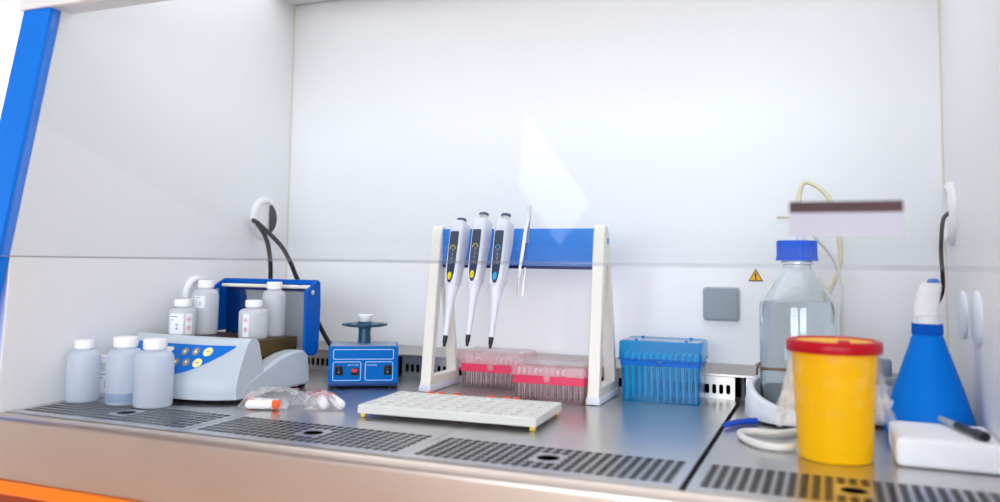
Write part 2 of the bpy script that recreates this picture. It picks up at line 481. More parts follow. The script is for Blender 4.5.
rp = rear_plate().build('slotted_plate', M['steel_rear'], p0, smooth=False)
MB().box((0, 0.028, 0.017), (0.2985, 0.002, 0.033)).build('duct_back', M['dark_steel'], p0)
for k in (1, 2, 3):
    c = copy_thing(p0, (0.3 * k - (0.0008 if k == 2 else 0) + (0.0002 if k == 3 else 0), 0, -0.0005), panel_labels[k], 'steel worktop trays')
    if k == 3: c.scale = (0.975, 1, 1)                          # the last tray is a little narrower, a wider gap beside it

# ------------------------------------------------------------------ wall fittings
def grommet(x, y, z, r, side, label, dark=True, name='cable_port'):
    """round wall grommet on a side wall; side +1 faces +x"""
    t = thing(name, label, 'cable port', (x, y, z)); t.rotation_euler = (0, side * PI / 2, 0)
    MB().lathe([(r, 0), (r, 0.004), (r * 0.93, 0.0075), (r * 0.80, 0.0085), (r * 0.74, 0.007), (r * 0.70, 0.0035), (r * 0.4, 0.002), (0, 0.002)], 48).build('ring', M['white'], t)
    return t
g = grommet(XL, -0.016, 0.288, 0.042, 1, 'white round cable port on the left wall, two black cables leaving it')
m = MB(); m.prism([[(0.033 * math.cos(a), 0.033 * math.sin(a)) for a in [R(20 + k * 7) for k in range(21)]]], 0.0034, lambda u, v, w: (u, v, 0.0035 + w))
MBo = m.build('opening', M['black'], g)
MB().prism([oval(0.016, -0.026, 0.010, 0.006)], 0.0016, lambda u, v, w: (u, v, 0.0028 + w)).build('opening', M['black'], g)
grommet(XL, -0.196, 0.146, 0.031, 1, 'white round port low on the left wall, behind the bottles', name='wall_port')
g = grommet(XR, -0.012, 0.286, 0.046, -1, 'white round cable port on the right wall, one dark cable leaving it')
def disc(y, z, r, label):
    t = MB().lathe([(r, 0), (r, 0.003), (r * 0.9, 0.005), (0, 0.005)], 40).build('wall_disc', M['asp'])
    t.location = (XR, y, z); t.rotation_euler = (0, -PI / 2, 0)
    tag(t, label, 'blanking disc', 'blanking discs on the right wall')
disc(-0.103, 0.147, 0.031, 'pale round blanking disc on the right wall, the one deeper in')
disc(-0.212, 0.149, 0.032, 'pale round blanking disc on the right wall, the one nearer the front')

t = MB().tube([(-0.146, -0.046, 0.276), (-0.133, -0.050, 0.268), (-0.114, -0.050, 0.235), (-0.102, -0.055, 0.173), (-0.094, -0.08, 0.10), (-0.085, -0.12, 0.04), (-0.07, -0.165, 0.02)], 0.0043).build('power_cable', M['cable'])
tag(t, 'black cable hanging from the left wall port, the steeper, left one, behind the blue hood', 'cable', 'black cables from the left wall port')
t = MB().tube([(-0.146, -0.057, 0.283), (-0.128, -0.059, 0.274), (-0.086, -0.050, 0.236), (-0.062, -0.050, 0.204), (-0.042, -0.055, 0.174), (-0.001, -0.070, 0.127), (0.034, -0.080, 0.082), (0.061, -0.088, 0.054), (0.09, -0.095, 0.03), (0.104, -0.106, 0.026)], 0.0043).build('power_cable', M['cable'])
tag(t, 'black cable running from the left wall port down to the blue vortex mixer', 'cable', 'black cables from the left wall port')
t = MB().tube([(1.044, -0.024, 0.287), (1.038, -0.030, 0.284), (1.032, -0.030, 0.273), (1.029, -0.030, 0.233), (1.030, -0.030, 0.203), (1.030, -0.030, 0.180), (1.025, -0.030, 0.163), (1.008, -0.030, 0.135), (0.99, -0.05, 0.09), (0.97, -0.09, 0.05)], 0.0028).build('power_cable', M['cable'])
tag(t, 'thin dark cable hanging from the right wall port behind the spray bottle', 'cable')

t = thing('socket_cover', 'grey square cover plate on the white back wall', 'socket cover', (0.7165, YB, 0.1445))
m = MB(); m.prism([rrect(0, 0, 0.0585, 0.0555, 0.006)], 0.007, lambda u, v, w: (u, -w, v)); m.build('frame', M['plate_rim'], t, bevel=0.0015)
m = MB(); m.prism([rrect(0, 0, 0.054, 0.051, 0.005)], 0.003, lambda u, v, w: (u, -0.0065 - w, v)); m.build('lid', M['plate_grey'], t, bevel=0.001)

t = thing('warning_sign', 'yellow triangular warning sticker with exclamation mark on the back wall', 'warning sign', (0.771, YB - 0.0002, 0.1905))
def tri(s): return [(0, s * 1.0), (-s * 0.9, -s * 0.62), (s * 0.9, -s * 0.62)]
MB().prism([tri(0.0128)], 0.0004, lambda u, v, w: (u, -w, v)).build('border', M['warn_edge'], t)
MB().prism([tri(0.0101)], 0.0003, lambda u, v, w: (u, -0.0004 - w, v)).build('panel', M['warn'], t)
m = MB(); m.prism([[(-0.0015, 0.0055), (0.0015, 0.0055), (0.0009, -0.0018), (-0.0009, -0.0018)]], 0.0006, lambda u, v, w: (u, -0.0007 - w, v))
m.prism([oval(0, -0.0040, 0.0014, 0.0014, 12)], 0.0006, lambda u, v, w: (u, -0.0007 - w, v)); m.build('exclamation_mark', M['warn_edge'], t)

# ------------------------------------------------------------------ bottles
def cap_mesh(r, z0, h):
    m = MB()
    m.lathe([(r, z0), (r, z0 + h * 0.88), (r * 0.95, z0 + h), (0, z0 + h)], 72, wob=lambda i, n: 1.0 if i % 2 else 0.975)
    return m
def cyl_art(r, thc):
    return lambda u, v: (r * math.cos(thc + u / r), r * math.sin(thc + u / r), v)
def patch(m, mp, u0, u1, v0, v1, n=10):
    a = [m.v(mp(u0 + (u1 - u0) * i / n, v0)) for i in range(n + 1)]
    b = [m.v(mp(u0 + (u1 - u0) * i / n, v1)) for i in range(n + 1)]
    for i in range(n): m.f([a[i], a[i + 1], b[i + 1], b[i]])
def diamond(m, mp, cu, cv, s, t):
    o = [(0, s), (s, 0), (0, -s), (-s, 0)]; i_ = [(0, s - t), (s - t, 0), (0, -s + t), (-s + t, 0)]
    A = [m.v(mp(cu + x, cv + y)) for x, y in o]; B = [m.v(mp(cu + x, cv + y)) for x, y in i_]
    for k in range(4): m.f([A[k], A[(k + 1) % 4], B[(k + 1) % 4], B[k]])

def bottle(x, y, z, r, h_sh, h_top, r_cap, label, group, material, liquid=None, paper=None, name='plastic_bottle', sq=0.0, rot=0.0):
    """body to the shoulder height h_sh, cap up to h_top (heights above its foot)"""
    t = thing(name, label, 'bottle', (x, y, z), 0, group)
    sh = min(0.012, h_sh * 0.16)
    prof = [(0, 0.001), (r * 0.86, 0.001), (r * 0.9, 0.0), (r * 0.97, 0.0015), (r, 0.005), (r, h_sh - sh)]
    for k in range(1, 6):
        a = k / 5 * PI / 2
        prof.append((r_cap * 0.86 + (r - r_cap * 0.86) * math.cos(a), h_sh - sh + sh * math.sin(a)))
    prof += [(r_cap * 0.84, h_sh + 0.003), (r_cap * 0.84, h_top - 0.004), (0, h_top - 0.004)]
    def squarish(i, n):
        a = 2 * PI * i / n + rot
        return 1.0 + sq * (abs(math.cos(2 * a)) * -0.5 + 0.2)
    MB().lathe(prof, 64, wob=squarish if sq else None).build('body', material, t)
    cap_mesh(r_cap, h_sh + 0.0025, h_top - h_sh - 0.0025).build('cap', M['cap_white'], t)
    if liquid:
        MB().lathe([(0, 0.0008), (r * 0.9, 0.0006), (r + 0.0002, 0.005), (r + 0.0002, liquid), (0, liquid)], 48).build('liquid', M['liquid'], t)
    if paper:
        th = math.atan2(CAM.y - y, CAM.x - x)
        for kind, du, w, v0, v1 in paper:
            mp = cyl_art(r + 0.0004, th)
            m = MB(); patch(m, mp, du - w / 2, du + w / 2, v0, v1)
            lb = m.build('label', M['paper'], t, recalc=False)
            mp2 = cyl_art(r + 0.0007, th)
            if kind == 'ghs':
                m = MB()
                for cv in (v0 + (v1 - v0) * 0.72, v0 + (v1 - v0) * 0.30): diamond(m, mp2, du, cv, w * 0.40, w * 0.09)
                m.build('hazard_diamond', M['red_ink'], lb, recalc=False)
                m = MB(); patch(m, mp2, du - w * 0.06, du + w * 0.06, v0 + (v1 - v0) * 0.29, v0 + (v1 - v0) * 0.37, 2)
                patch(m, mp2, du - w * 0.05, du + w * 0.05, v0 + (v1 - v0) * 0.24, v0 + (v1 - v0) * 0.27, 2)
                patch(m, mp2, du - w * 0.14, du + w * 0.10, v0 + (v1 - v0) * 0.70, v0 + (v1 - v0) * 0.735, 2)
                m.build('hazard_mark', M['ink'], lb, recalc=False)
            else:
                m = MB(); H = v1 - v0
                patch(m, mp2, du - w * 0.40, du + w * 0.12, v0 + H * 0.84, v0 + H * 0.87, 4)
                patch(m, mp2, du - w * 0.36, du - w * 0.18, v0 + H * 0.68, v0 + H * 0.71, 3)
                for k, (wa, vv) in enumerate(((0.10, 0.48), (0.08, 0.44), (0.05, 0.38), (0.03, 0.33), (0.07, 0.28), (0.10, 0.24))):
                    patch(m, mp2, du + w * (0.08 - wa), du + w * (0.08 + wa), v0 + H * vv, v0 + H * (vv + 0.022), 3)
                m.build('print_lines', M['ink'], lb, recalc=False)
    return t
GB = 'milky bottles on the leftmost tray'
bottle(-0.1255, -0.446, 0, 0.0222, 0.0735, 0.0875, 0.0135, 'plain milky bottle with white cap, leftmost on the steel tray', GB, M['hdpe'])
bottle(-0.056, -0.437, 0, 0.0240, 0.0785, 0.0945, 0.0165, 'milky bottle with a low darker liquid level, middle of the front three', GB, M['hdpe'], liquid=0.017)
bottle(-0.0045, -0.4335, 0, 0.0264, 0.0775, 0.0935, 0.0160, 'widest milky bottle, in front of the blue control panel', GB, M['hdpe'])
bottle(-0.1315, -0.4040, 0, 0.0128, 0.047, 0.061, 0.0085, 'small labelled bottle with narrow white cap, behind the front milky bottles', GB, M['hdpe_label'],
       paper=[('text', 0.001, 0.017, 0.007, 0.039)])
GS = 'bottles standing on the shaker block'
zb = 0.0822
bottle(-0.0965, -0.2845, zb, 0.0215, 0.0455, 0.0590, 0.0135, 'squat bottle with two red hazard diamonds beside a text label, left on the shaker', GS, M['hdpe_label'],
       paper=[('text', -0.0105, 0.024, 0.004, 0.037), ('ghs', 0.0105, 0.0115, 0.004, 0.037)])
bottle(-0.0915, -0.2390, zb, 0.0215, 0.075, 0.0890, 0.0130, 'taller bottle behind the squat labelled one, left of the blue hood', GS, M['hdpe_label'],
       paper=[('text', -0.010, 0.018, 0.044, 0.064)])
bottle(0.0275, -0.262, zb, 0.0228, 0.0475, 0.0605, 0.0135, 'squat bottle with a narrow two-diamond hazard label, in front of the clear hood', GS, M['hdpe_label'],
       paper=[('ghs', -0.0125, 0.0105, 0.004, 0.040)])
bottle(0.027, -0.211, zb, 0.0192, 0.075, 0.0885, 0.0128, 'taller unlabelled bottle on the shaker block, below the blue hood bar', GS, M['hdpe_label'])

# ------------------------------------------------------------------ shaker
t = thing('thermal_shaker', 'pale grey bench shaker with blue key panel and raised blue hood', 'shaker', (0, 0, 0))
# body: cross-sections along y swept over x; control housing in front, arms at both sides
X0s, X1s = -0.128, 0.090
m = MB()
front = [(-0.402, 0.006), (-0.404, 0.020), (-0.401, 0.034), (-0.393, 0.050), (-0.381, 0.068), (-0.370, 0.083), (-0.362, 0.0885), (-0.352, 0.0905), (-0.340, 0.0900), (-0.330, 0.082), (-0.318, 0.055), (-0.312, 0.040), (-0.310, 0.030), (-0.310, 0.006)]
def bow(x):                                                     # the front bulges, its corners are rounded
    u = (x - X0s) / (X1s - X0s) * 2 - 1
    return 0.030 * abs(u) ** 3.2
rings = []
nx = 28
for i in range(nx + 1):
    x = X0s + (X1s - X0s) * i / nx
    b = bow(x)
    ring = []
    for (y, z) in front:
        k = max(0.0, min(1.0, (-0.315 - y) / 0.085))
        ring.append(m.v((x, y + b * k, z)))
    rings.append(ring)
m.skin(rings, cap=True)
m.build('control_housing', M['device'], t, angle=50)
def arm(x0, x1, name):
    m = MB()
    prof = [(-0.360, 0.006), (-0.362, 0.018), (-0.345, 0.030), (-0.326, 0.038), (-0.312, 0.0425), (-0.296, 0.0475), (-0.275, 0.0555), (-0.255, 0.0605), (-0.232, 0.0630), (-0.214, 0.0625), (-0.204, 0.059), (-0.199, 0.052), (-0.195, 0.030), (-0.192, 0.006)]
    m.prism([prof], x1 - x0, lambda u, v, w: (x0 + w, u, v)); return m.build(name, M['device'], t, bevel=0.004, angle=30)
arm(0.062, 0.0905, 'side_arm'); arm(-0.128, -0.122, 'side_arm')
MB().box((-0.02, -0.25, 0.020), (0.20, 0.12, 0.028), 0.003).build('deck', M['device'], t)
m = MB(); m.box((-0.02, -0.28, 0.004), (0.19, 0.19, 0.008)); m.build('base_plate', M['blackplastic'], t)
# blue overlay on the sloping front
def face_pt(x, z, off=0.0):
    ys = None
    for (ya, za), (yb, zb_) in zip(front[:8], front[1:8]):
        if za <= z <= zb_:
            ys = ya + (yb - ya) * (z - za) / (zb_ - za); break
    k = max(0.0, min(1.0, (-0.315 - ys) / 0.085))
    return (x, ys + bow(x) * k - off * 0.8, z + off * 0.55)
def on_face(m, poly, off):
    # poly in (x, z): triangulated fan on a fine grid is not needed, strips between top and bottom
    vs = [m.v(face_pt(px, pz, off)) for px, pz in poly]
    m.f(vs)
m = MB()
rows = 8; cols = 26
top_z, bot = 0.0805, []
P = []
for i in range(cols + 1):
    x = -0.105 + (0.076 - -0.105) * i / cols
    u = (x - -0.105) / 0.181
    lo = 0.0365 + 0.0415 * max(0, (u - 0.35) / 0.65) ** 2.4
    P.append([m.v(face_pt(x, lo + (top_z - lo) * j / rows, 0.0008)) for j in range(rows + 1)])
for i in range(cols):
    for j in range(rows): m.f([P[i][j], P[i + 1][j], P[i + 1][j + 1], P[i][j + 1]])
panel = m.build('key_panel', M['panel_blue'], t, recalc=True)
def key(x, z, rx, rz, material, name, sym):
    m = MB(); vs = [m.v(face_pt(x + rx * math.cos(a), z + rz * math.sin(a), 0.0018)) for a in [2 * PI * k / 20 for k in range(20)]]
    m.f(vs); k_ = m.build(name, material, panel, recalc=False)
    m = MB()
    if sym == 'up': pl = [(-0.4, -0.35), (0.4, -0.35), (0, 0.5)]
    elif sym == 'down': pl = [(-0.4, 0.35), (0, -0.5), (0.4, 0.35)]
    else: pl = [(-0.4, -0.08), (0.4, -0.08), (0.4, 0.08), (-0.4, 0.08)]
    m.f([m.v(face_pt(x + a * rx, z + b * rz, 0.0024)) for a, b in pl]); m.build('key_symbol', M['paper'] if sym in ('up', 'down') else M['key_grey'], panel, recalc=False)
for x, z, s in ((0.001, 0.0705, 'up'), (0.020, 0.0710, 'up'), (-0.007, 0.0555, 'down'), (0.012, 0.0560, 'down')):
    key(x, z, 0.0062, 0.0052, M['key_grey'], 'arrow_key', s)
key(0.040, 0.0712, 0.0074, 0.0060, M['key_yellow'], 'round_key', 'bar'); key(0.031, 0.0560, 0.0074, 0.0060, M['key_yellow'], 'round_key', 'bar')
m = MB(); m.f([m.v(face_pt(a, b, 0.0016)) for a, b in ((-0.075, 0.0755), (-0.024, 0.0755), (-0.0215, 0.0725), (-0.033, 0.0580), (-0.037, 0.0565), (-0.075, 0.0565))]); m.build('display', M['display'], panel, recalc=False)
m = MB(); m.f([m.v(face_pt(a, b, 0.0021)) for a, b in ((-0.055, 0.0735), (-0.036, 0.0735), (-0.042, 0.0640), (-0.055, 0.0640))]); m.build('display_logo', M['panel_blue'], panel, recalc=False)
# tube block
blk = thing('tube_block', 'brown metal tube block sunk in the shaker deck under the bottles', 'tube block', (-0.0300, -0.2475, 0.0346))
m = MB(); m.box((0, 0, 0.0235), (0.180, 0.115, 0.047), 0.0012)
m.build('block_body', M['bronze'], blk)
m = MB()
for i in range(11):
    for j in range(6):
        m.lathe([(0, 0.0471), (0.0052, 0.0471), (0.0052, 0.0474), (0, 0.0474)], 14, c=(-0.08 + i * 0.016, -0.043 + j * 0.0172, 0))
m.build('wells', M['well'], blk)
# raised hood
hood_prof = [(-0.213, 0.157), (-0.178, 0.1745), (-0.172, 0.170), (-0.170, 0.135), (-0.173, 0.062), (-0.177, 0.053), (-0.187, 0.050), (-0.205, 0.054), (-0.212, 0.062)]
for x in (-0.108, 0.0865):
    hp = hood_prof if x > 0 else hood_prof[:4] + [(-0.1715, 0.084), (-0.2125, 0.084)]
    m = MB(); m.prism([hp], 0.005, lambda u, v, w, x=x: (x + w, u, v)); ck = m.build('hood_cheek', M['hood_blue'], t, bevel=0.0015)
    m = MB(); m.lathe([(0.0042, 0), (0.0042, 0.0012), (0.002, 0.002), (0, 0.002)], 20); s = m.build('pivot_screw', M['chrome'], ck)
    s.location = (x + 0.005, -0.196, 0.1545) if x > 0 else (x + 0.005, -0.198, 0.153); s.rotation_euler = (0, PI / 2, 0)
MB().box((-0.0085, -0.1765, 0.1700), (0.192, 0.006, 0.009), 0.0015).build('hood_bar', M['hood_blue'], t)
MB().tube([(-0.101, -0.187, 0.1625), (0.0865, -0.187, 0.1625)], 0.0030, smooth=False).build('hood_rod', M['ivory'], t)
MB().box((-0.0085, -0.1715, 0.112), (0.190, 0.002, 0.104)).build('hood_pane', M['clear_acrylic'], t)
m = MB(); m.prism([[(-0.102, 0.060), (-0.060, 0.060), (-0.056, 0.10), (-0.058, 0.135), (-0.066, 0.162), (-0.102, 0.162)]], 0.0012, lambda u, v, w: (u, -0.1742 + w, v)); m.build('hood_flap', M['hood_tint'], t)
m = MB(); m.box((-0.008, -0.1735, 0.157), (0.186, 0.002, 0.005)); m.build('hood_lip', M['bar_edge'], t)

# ------------------------------------------------------------------ vortex mixer
t = thing('vortex_mixer', 'blue box-shaped vortex mixer with black and red rocker switches and tube disc', 'mixer', (0.171, -0.161, 0), R(30.6))
W, D, H = 0.1135, 0.078, 0.0665
m = MB()
prof = [(0.0, 0.004), (-0.0015, 0.012), (0.0, H - 0.002), (0.002, H), (D - 0.004, H + 0.0015), (D, H - 0.003), (D, 0.004)]
m.prism([prof], W, lambda u, v, w: (-W / 2 + w, u, v)); m.build('housing', M['vortex'], t, bevel=0.0025)
MB().box((0, D / 2, H + 0.0012), (W - 0.006, D - 0.010, 0.0020), 0.001).build('top_plate', M['vortex_top'], t)
MB().box((0, D / 2 - 0.0005, 0.007), (W + 0.001, D + 0.001, 0.008), 0.002).build('base_band', M['vortex_low'], t)
for sx in (-1, 1):
    for y in (0.012, D - 0.012): MB().lathe([(0.006, 0), (0.006, 0.0045), (0, 0.0045)], 16, c=(sx * (W / 2 - 0.012), y, 0)).build('foot', M['black'], t)
def vface(u, v, off): return (u, -0.0016 - off + (v - 0.012) / (H - 0.014) * 0.0015, v)
def frame_line(name, cx, cz, w, h, r, lw=0.0009):
    m = MB(); m.prism([rrect(cx, cz, w, h, r), rrect(cx, cz, w - 2 * lw, h - 2 * lw, r - lw)], 0.0004, lambda u, v, ww: vface(u, v, ww)); m.build(name, M['line'], t)
frame_line('printed_frame', 0, 0.0545, 0.098, 0.0165, 0.003)
frame_line('printed_frame', -0.0265, 0.0275, 0.0455, 0.0305, 0.003); frame_line('printed_frame', 0.0255, 0.0275, 0.0455, 0.0305, 0.003)
def rocker(cx, cz, w, h, material, name):
    m = MB(); m.box((cx, -0.0022, cz), (w, 0.0032, h), 0.0008); b = m.build(name, M['blackplastic'], t)
    m = MB(); m.prism([[(-0.0034, cz - h * 0.42), (-0.0046, cz - h * 0.1), (-0.0062, cz + h * 0.42), (-0.003, cz + h * 0.42), (-0.003, cz - h * 0.42)]] if material is not M['red'] else [[(-0.0034, cz - h * 0.05), (-0.007, cz + h * 0.05), (-0.007, cz + h * 0.40), (-0.003, cz + h * 0.40), (-0.003, cz - h * 0.05)]],
                      w * 0.74, lambda u, v, ww: (cx - w * 0.37 + ww, u, v)); m.build('rocker', material, b)
    if material is not M['red']:
        m = MB(); m.prism([rrect(cx, cz + h * 0.18, 0.0007, 0.0026, 0.0002, 1)], 0.0005, lambda u, v, ww: (u, -0.0062 - ww, v))
        m.prism([oval(cx, cz - h * 0.16, 0.0017, 0.0015, 16), oval(cx, cz - h * 0.16, 0.0011, 0.0009, 16)], 0.0005, lambda u, v, ww: (u, -0.0050 - ww, v)); m.build('rocker_mark', M['digit'], b)
rocker(-0.0395, 0.0285, 0.0135, 0.0150, M['blackplastic'], 'power_switch')
rocker(-0.0140, 0.0265, 0.0120, 0.0115, M['red'], 'red_switch')
rocker(0.0395, 0.0290, 0.0130, 0.0155, M['blackplastic'], 'speed_switch')
FR = Matrix.Rotation(PI / 2, 4, 'X')
text('lettering', 'QUICK SPIN', 0.0034, M['line'], t, Matrix.Translation((-0.0165, -0.0022, 0.0372)) @ FR)
text('lettering', 'LONG SPIN', 0.0034, M['line'], t, Matrix.Translation((0.0135, -0.0022, 0.0372)) @ FR)
cy = 0.050; cx = 0.0
MB().lathe([(0.0112, H), (0.0112, 0.074), (0.0102, 0.080), (0.0104, 0.099), (0.012, 0.099), (0, 0.099)], 32, c=(cx, cy, 0)).build('column', M['teal'], t)
m = MB()
loops = [oval(cx, cy, 0.0385, 0.0385, 56)] + [oval(cx + 0.028 * math.cos(R(22 + k * 45)), cy + 0.028 * math.sin(R(22 + k * 45)), 0.0058, 0.0058, 18) for k in range(8)]
m.prism(loops, 0.0022, lambda u, v, w: (u, v, 0.0985 + w)); m.lathe([(0.0385, 0.1007), (0.0385, 0.0990), (0.030, 0.0965), (0.028, 0.0985)], 56, c=(cx, cy, 0), cap=False)
m.lathe([(0.0115, 0.093), (0.014, 0.0985), (0.0115, 0.1045), (0, 0.1045)], 32, c=(cx, cy, 0)); m.build('tube_disc', M['teal'], t)
MB().lathe([(0.0095, 0.104), (0.0105, 0.107), (0.0125, 0.110), (0.0130, 0.1155), (0.0115, 0.1162), (0.0100, 0.112), (0, 0.1105)], 32, c=(cx, cy, 0)).build('rubber_cup', M['cap_white'], t)

# ------------------------------------------------------------------ pipette stand
t = thing('pipette_stand', 'ivory A-frame pipette stand with a blue acrylic bar', 'pipette stand', (0.418, -0.112, 0))
def a_frame(x, side):
    m = MB()
    # u = depth (front negative), v = height
    out = [(-0.040, 0.0), (0.073, 0.0), (0.073, 0.010)]
    out += [(0.071, 0.020), (0.056, 0.10), (0.041, 0.17), (0.028, 0.225), (0.020, 0.252), (0.012, 0.263), (0.003, 0.268), (-0.004, 0.265), (-0.008, 0.256), (-0.014, 0.215), (-0.029, 0.10), (-0.038, 0.020), (-0.040, 0.010)]
    hole = [(-0.024, 0.024), (0.058, 0.024), (0.0575, 0.030), (0.044, 0.10), (0.030, 0.165), (0.0205, 0.196), (0.0135, 0.205), (0.007, 0.207), (0.002, 0.200), (-0.001, 0.180), (-0.008, 0.135), (-0.018, 0.070), (-0.0235, 0.030)]
    mp = lambda u, v, w: (x + w - 0.0090, u, v)
    m.prism([out, hole], 0.018, mp); f = m.build('side_frame', M['ivory'], t, bevel=0.0018, angle=30)
    m = MB(); m.box((x, 0.0165, 0.0055), (0.0212, 0.1155, 0.011), 0.002); m.build('foot', M['foot'], f)
    return f
fl = a_frame(-0.1385, -1); fr_ = a_frame(0.1385, 1)
MB().box((0.1478, 0.010, 0.243), (0.0008, 0.0085, 0.0085)).build('blue_badge', mat('badge_blue', rgb(70, 140, 215), 0.4), fr_)
MB().box((0.0, 0.000, 0.2330), (0.2585, 0.004, 0.058)).build('acrylic_bar', M['bar_blue'], t)
MB().box((0.0, 0.000, 0.2020), (0.2585, 0.0045, 0.0035)).build('bar_lower_edge', M['bar_edge'], t)
MB().box((0.0, 0.012, 0.200), (0.2585, 0.022, 0.003)).build('bar_shelf', M['bar_edge'], t)

def pipette(x, label, accent, knob_up, off=0.0):
    """hangs leaning with its nozzle towards the front; local z along the pipette, 0 at nozzle end, -y faces the viewer"""
    t = thing('pipette', label, 'pipette', (x, -0.190, 0.0775 + off), 0, 'pipettes on the stand')
    t.rotation_euler = (-math.atan2(0.055, 0.205), 0, 0)
    secs = [  # z, half width, y front, y back
        (0.0965, 0.0098, -0.0105, 0.0105), (0.099, 0.0108, -0.0118, 0.0125), (0.112, 0.0110, -0.0125, 0.0150), (0.145, 0.0112, -0.0132, 0.0195), (0.170, 0.0114, -0.0140, 0.0245), (0.188, 0.0116, -0.0146, 0.0228), (0.1985, 0.0116, -0.0148, 0.0230), (0.2005, 0.0108, -0.0140, 0.0222)]
    m = MB(); rings = []
    for z, hw, yf, yb in secs:
        ring = []
        n = 24
        for i in range(n):
            a = 2 * PI * i / n
            c, s = math.cos(a), math.sin(a)
            e = 0.42
            px = hw * (abs(c) ** e) * (1 if c > 0 else -1)
            py = (yf + yb) / 2 + (yb - yf) / 2 * (abs(s) ** e) * (1 if s > 0 else -1)
            ring.append(m.v((px, py, z)))
        rings.append(ring)
    m.skin(rings); m.build('handle', M['pip'], t, angle=45)
    MB().box((0, 0.0170, 0.150), (0.0165, 0.012, 0.050), 0.004).build('finger_rest', M['navy_side'], t)
    # lower shaft
    m = MB(); m.lathe([(0, 0.017), (0.0040, 0.017), (0.0044, 0.040), (0.0056, 0.062), (0.0068, 0.072), (0.0078, 0.080), (0.0098, 0.090), (0.0108, 0.0965), (0.0108, 0.1005), (0, 0.1005)], 28)
    m.build('shaft', M['pip'], t)
    MB().lathe([(0, 0), (0.0020, 0), (0.0026, 0.006), (0.0033, 0.007), (0.0038, 0.0175), (0, 0.0175)], 20).build('nozzle', M['blackplastic'], t)
    # front panel
    m = MB()
    half = [(0.0030, 0.1815), (0.0066, 0.1812), (0.0072, 0.1795), (0.0072, 0.160), (0.0070, 0.140), (0.0066, 0.125), (0.0058, 0.114), (0.0046, 0.106), (0.0028, 0.1005), (0.0010, 0.0985)]
    pts = half + [(-x, z) for x, z in reversed(half)]
    m.prism([pts], 0.0015, lambda u, v, w: (u, -0.0120 - 0.0026 * (v - 0.0985) / 0.083 - w * 0.6, v)); pn = m.build('panel', M['navy'], t, angle=60)
    m = MB(); m.prism([oval(0, 0.1090, 0.0032, 0.0064, 20)], 0.0020, lambda u, v, w: (u, -0.0128 - w, v)); m.build('lock_button', accent, t, bevel=0.0005)
    m = MB()
    arc = [(0.0047 * math.cos(R(a)), 0.1530 + 0.0055 * math.sin(R(a))) for a in range(-10, 191, 10)] + [(0.0036 * math.cos(R(a)), 0.1530 + 0.0044 * math.sin(R(a))) for a in range(190, -11, -10)]
    m.prism([arc], 0.0006, lambda u, v, w: (u, -0.0146 - w, v)); m.build('volume_arc', accent, t)
    for k, ch in enumerate('0261' if accent is M['yellow_btn'] else '0801'):
        text('digit', ch, 0.0062, M['digit'], pn, Matrix.Translation((0.0004, -0.0148 + k * 0.0002, 0.1500 - k * 0.0066)) @ FR)
    # plunger
    MB().lathe([(0.0062, 0.200), (0.0062, 0.203 + knob_up), (0, 0.203 + knob_up)], 28, c=(0, 0.004, 0)).build('plunger', M['chrome'], t)
    MB().lathe([(0.0062, 0.203 + knob_up), (0.0080, 0.2038 + knob_up), (0.0080, 0.2058 + knob_up), (0.0070, 0.2072 + knob_up), (0, 0.2076 + knob_up)], 28, c=(0, 0.004, 0)).build('push_button', M['navy_side'], t)
    MB().box((0, 0.0245, 0.176), (0.010, 0.007, 0.004), 0.001).build('hook', M['pip'], t)
    return t
pipette(0.331, 'white pipette with yellow lock button and short plunger, leftmost on the stand', M['yellow_btn'], 0.001)
pipette(0.3695, 'white pipette with yellow lock button and tall plunger, middle of three on the stand', M['yellow_btn'], 0.007, 0.003)
pipette(0.4075, 'white pipette with light blue lock button, beside the steel tweezers', M['cyan_btn'], 0.007, 0.001)

# tweezers hooked over the bar
t = thing('tweezers', 'steel tweezers with a flat rounded end hanging from the blue bar', 'tweezers', (0.4405, -0.118, 0.298))
for s, xo in ((-1, -0.006), (1, 0.0)):
    m = MB(); rings = []
    pts = [(0.001, 0, 0, 0.0022), (0.001, 0.001 * s, -0.004, 0.0033), (0.0, 0.002 * s, -0.022, 0.0030), (xo * 0.15 - 0.001, 0.003 * s, -0.03, 0.0028), (-0.005 + xo * 0.4, 0.0055 * s, -0.075, 0.0026), (-0.009 + xo * 0.8, 0.006 * s, -0.115, 0.0018), (-0.0105 + xo, 0.004 * s, -0.143, 0.0011)]
    for x, y, z, w in pts:
        rings.append([m.v((x - w, y - 0.0006, z)), m.v((x + w, y - 0.0006, z)), m.v((x + w, y + 0.0006, z)), m.v((x - w, y + 0.0006, z))])
    m.skin(rings); m.build('arm', M['chrome'], t)

# ------------------------------------------------------------------ tip boxes
def shell(m, c, s, th=0.0012, r=0.003, open_top=False, open_bottom=False, taper=0.0):
    """thin hollow box: outer and inner rounded walls"""
    def ringpts(w, d, z, rr): return [(c[0] + u, c[1] + v, z) for u, v in rrect(0, 0, w, d, rr, 4)]
    z0, z1 = c[2], c[2] + s[2]
    O0 = [m.v(p) for p in ringpts(s[0] - taper, s[1] - taper, z0, r)]; O1 = [m.v(p) for p in ringpts(s[0], s[1], z1, r)]
    I0 = [m.v(p) for p in ringpts(s[0] - taper - 2 * th, s[1] - taper - 2 * th, z0 + (0 if open_bottom else th), r - th * 0.5)]
    I1 = [m.v(p) for p in ringpts(s[0] - 2 * th, s[1] - 2 * th, z1 - (0 if open_top else th), r - th * 0.5)]
    n = len(O0)
    for i in range(n):
        j = (i + 1) % n
        m.f([O0[i], O0[j], O1[j], O1[i]]); m.f([I0[j], I0[i], I1[i], I1[j]])
        if open_top: m.f([O1[i], O1[j], I1[j], I1[i]])
        if open_bottom: m.f([O0[j], O0[i], I0[i], I0[j]])
    if not open_top: m.f(O1); m.f(list(reversed(I1)))
    if not open_bottom: m.f(list(reversed(O0))); m.f(I0)

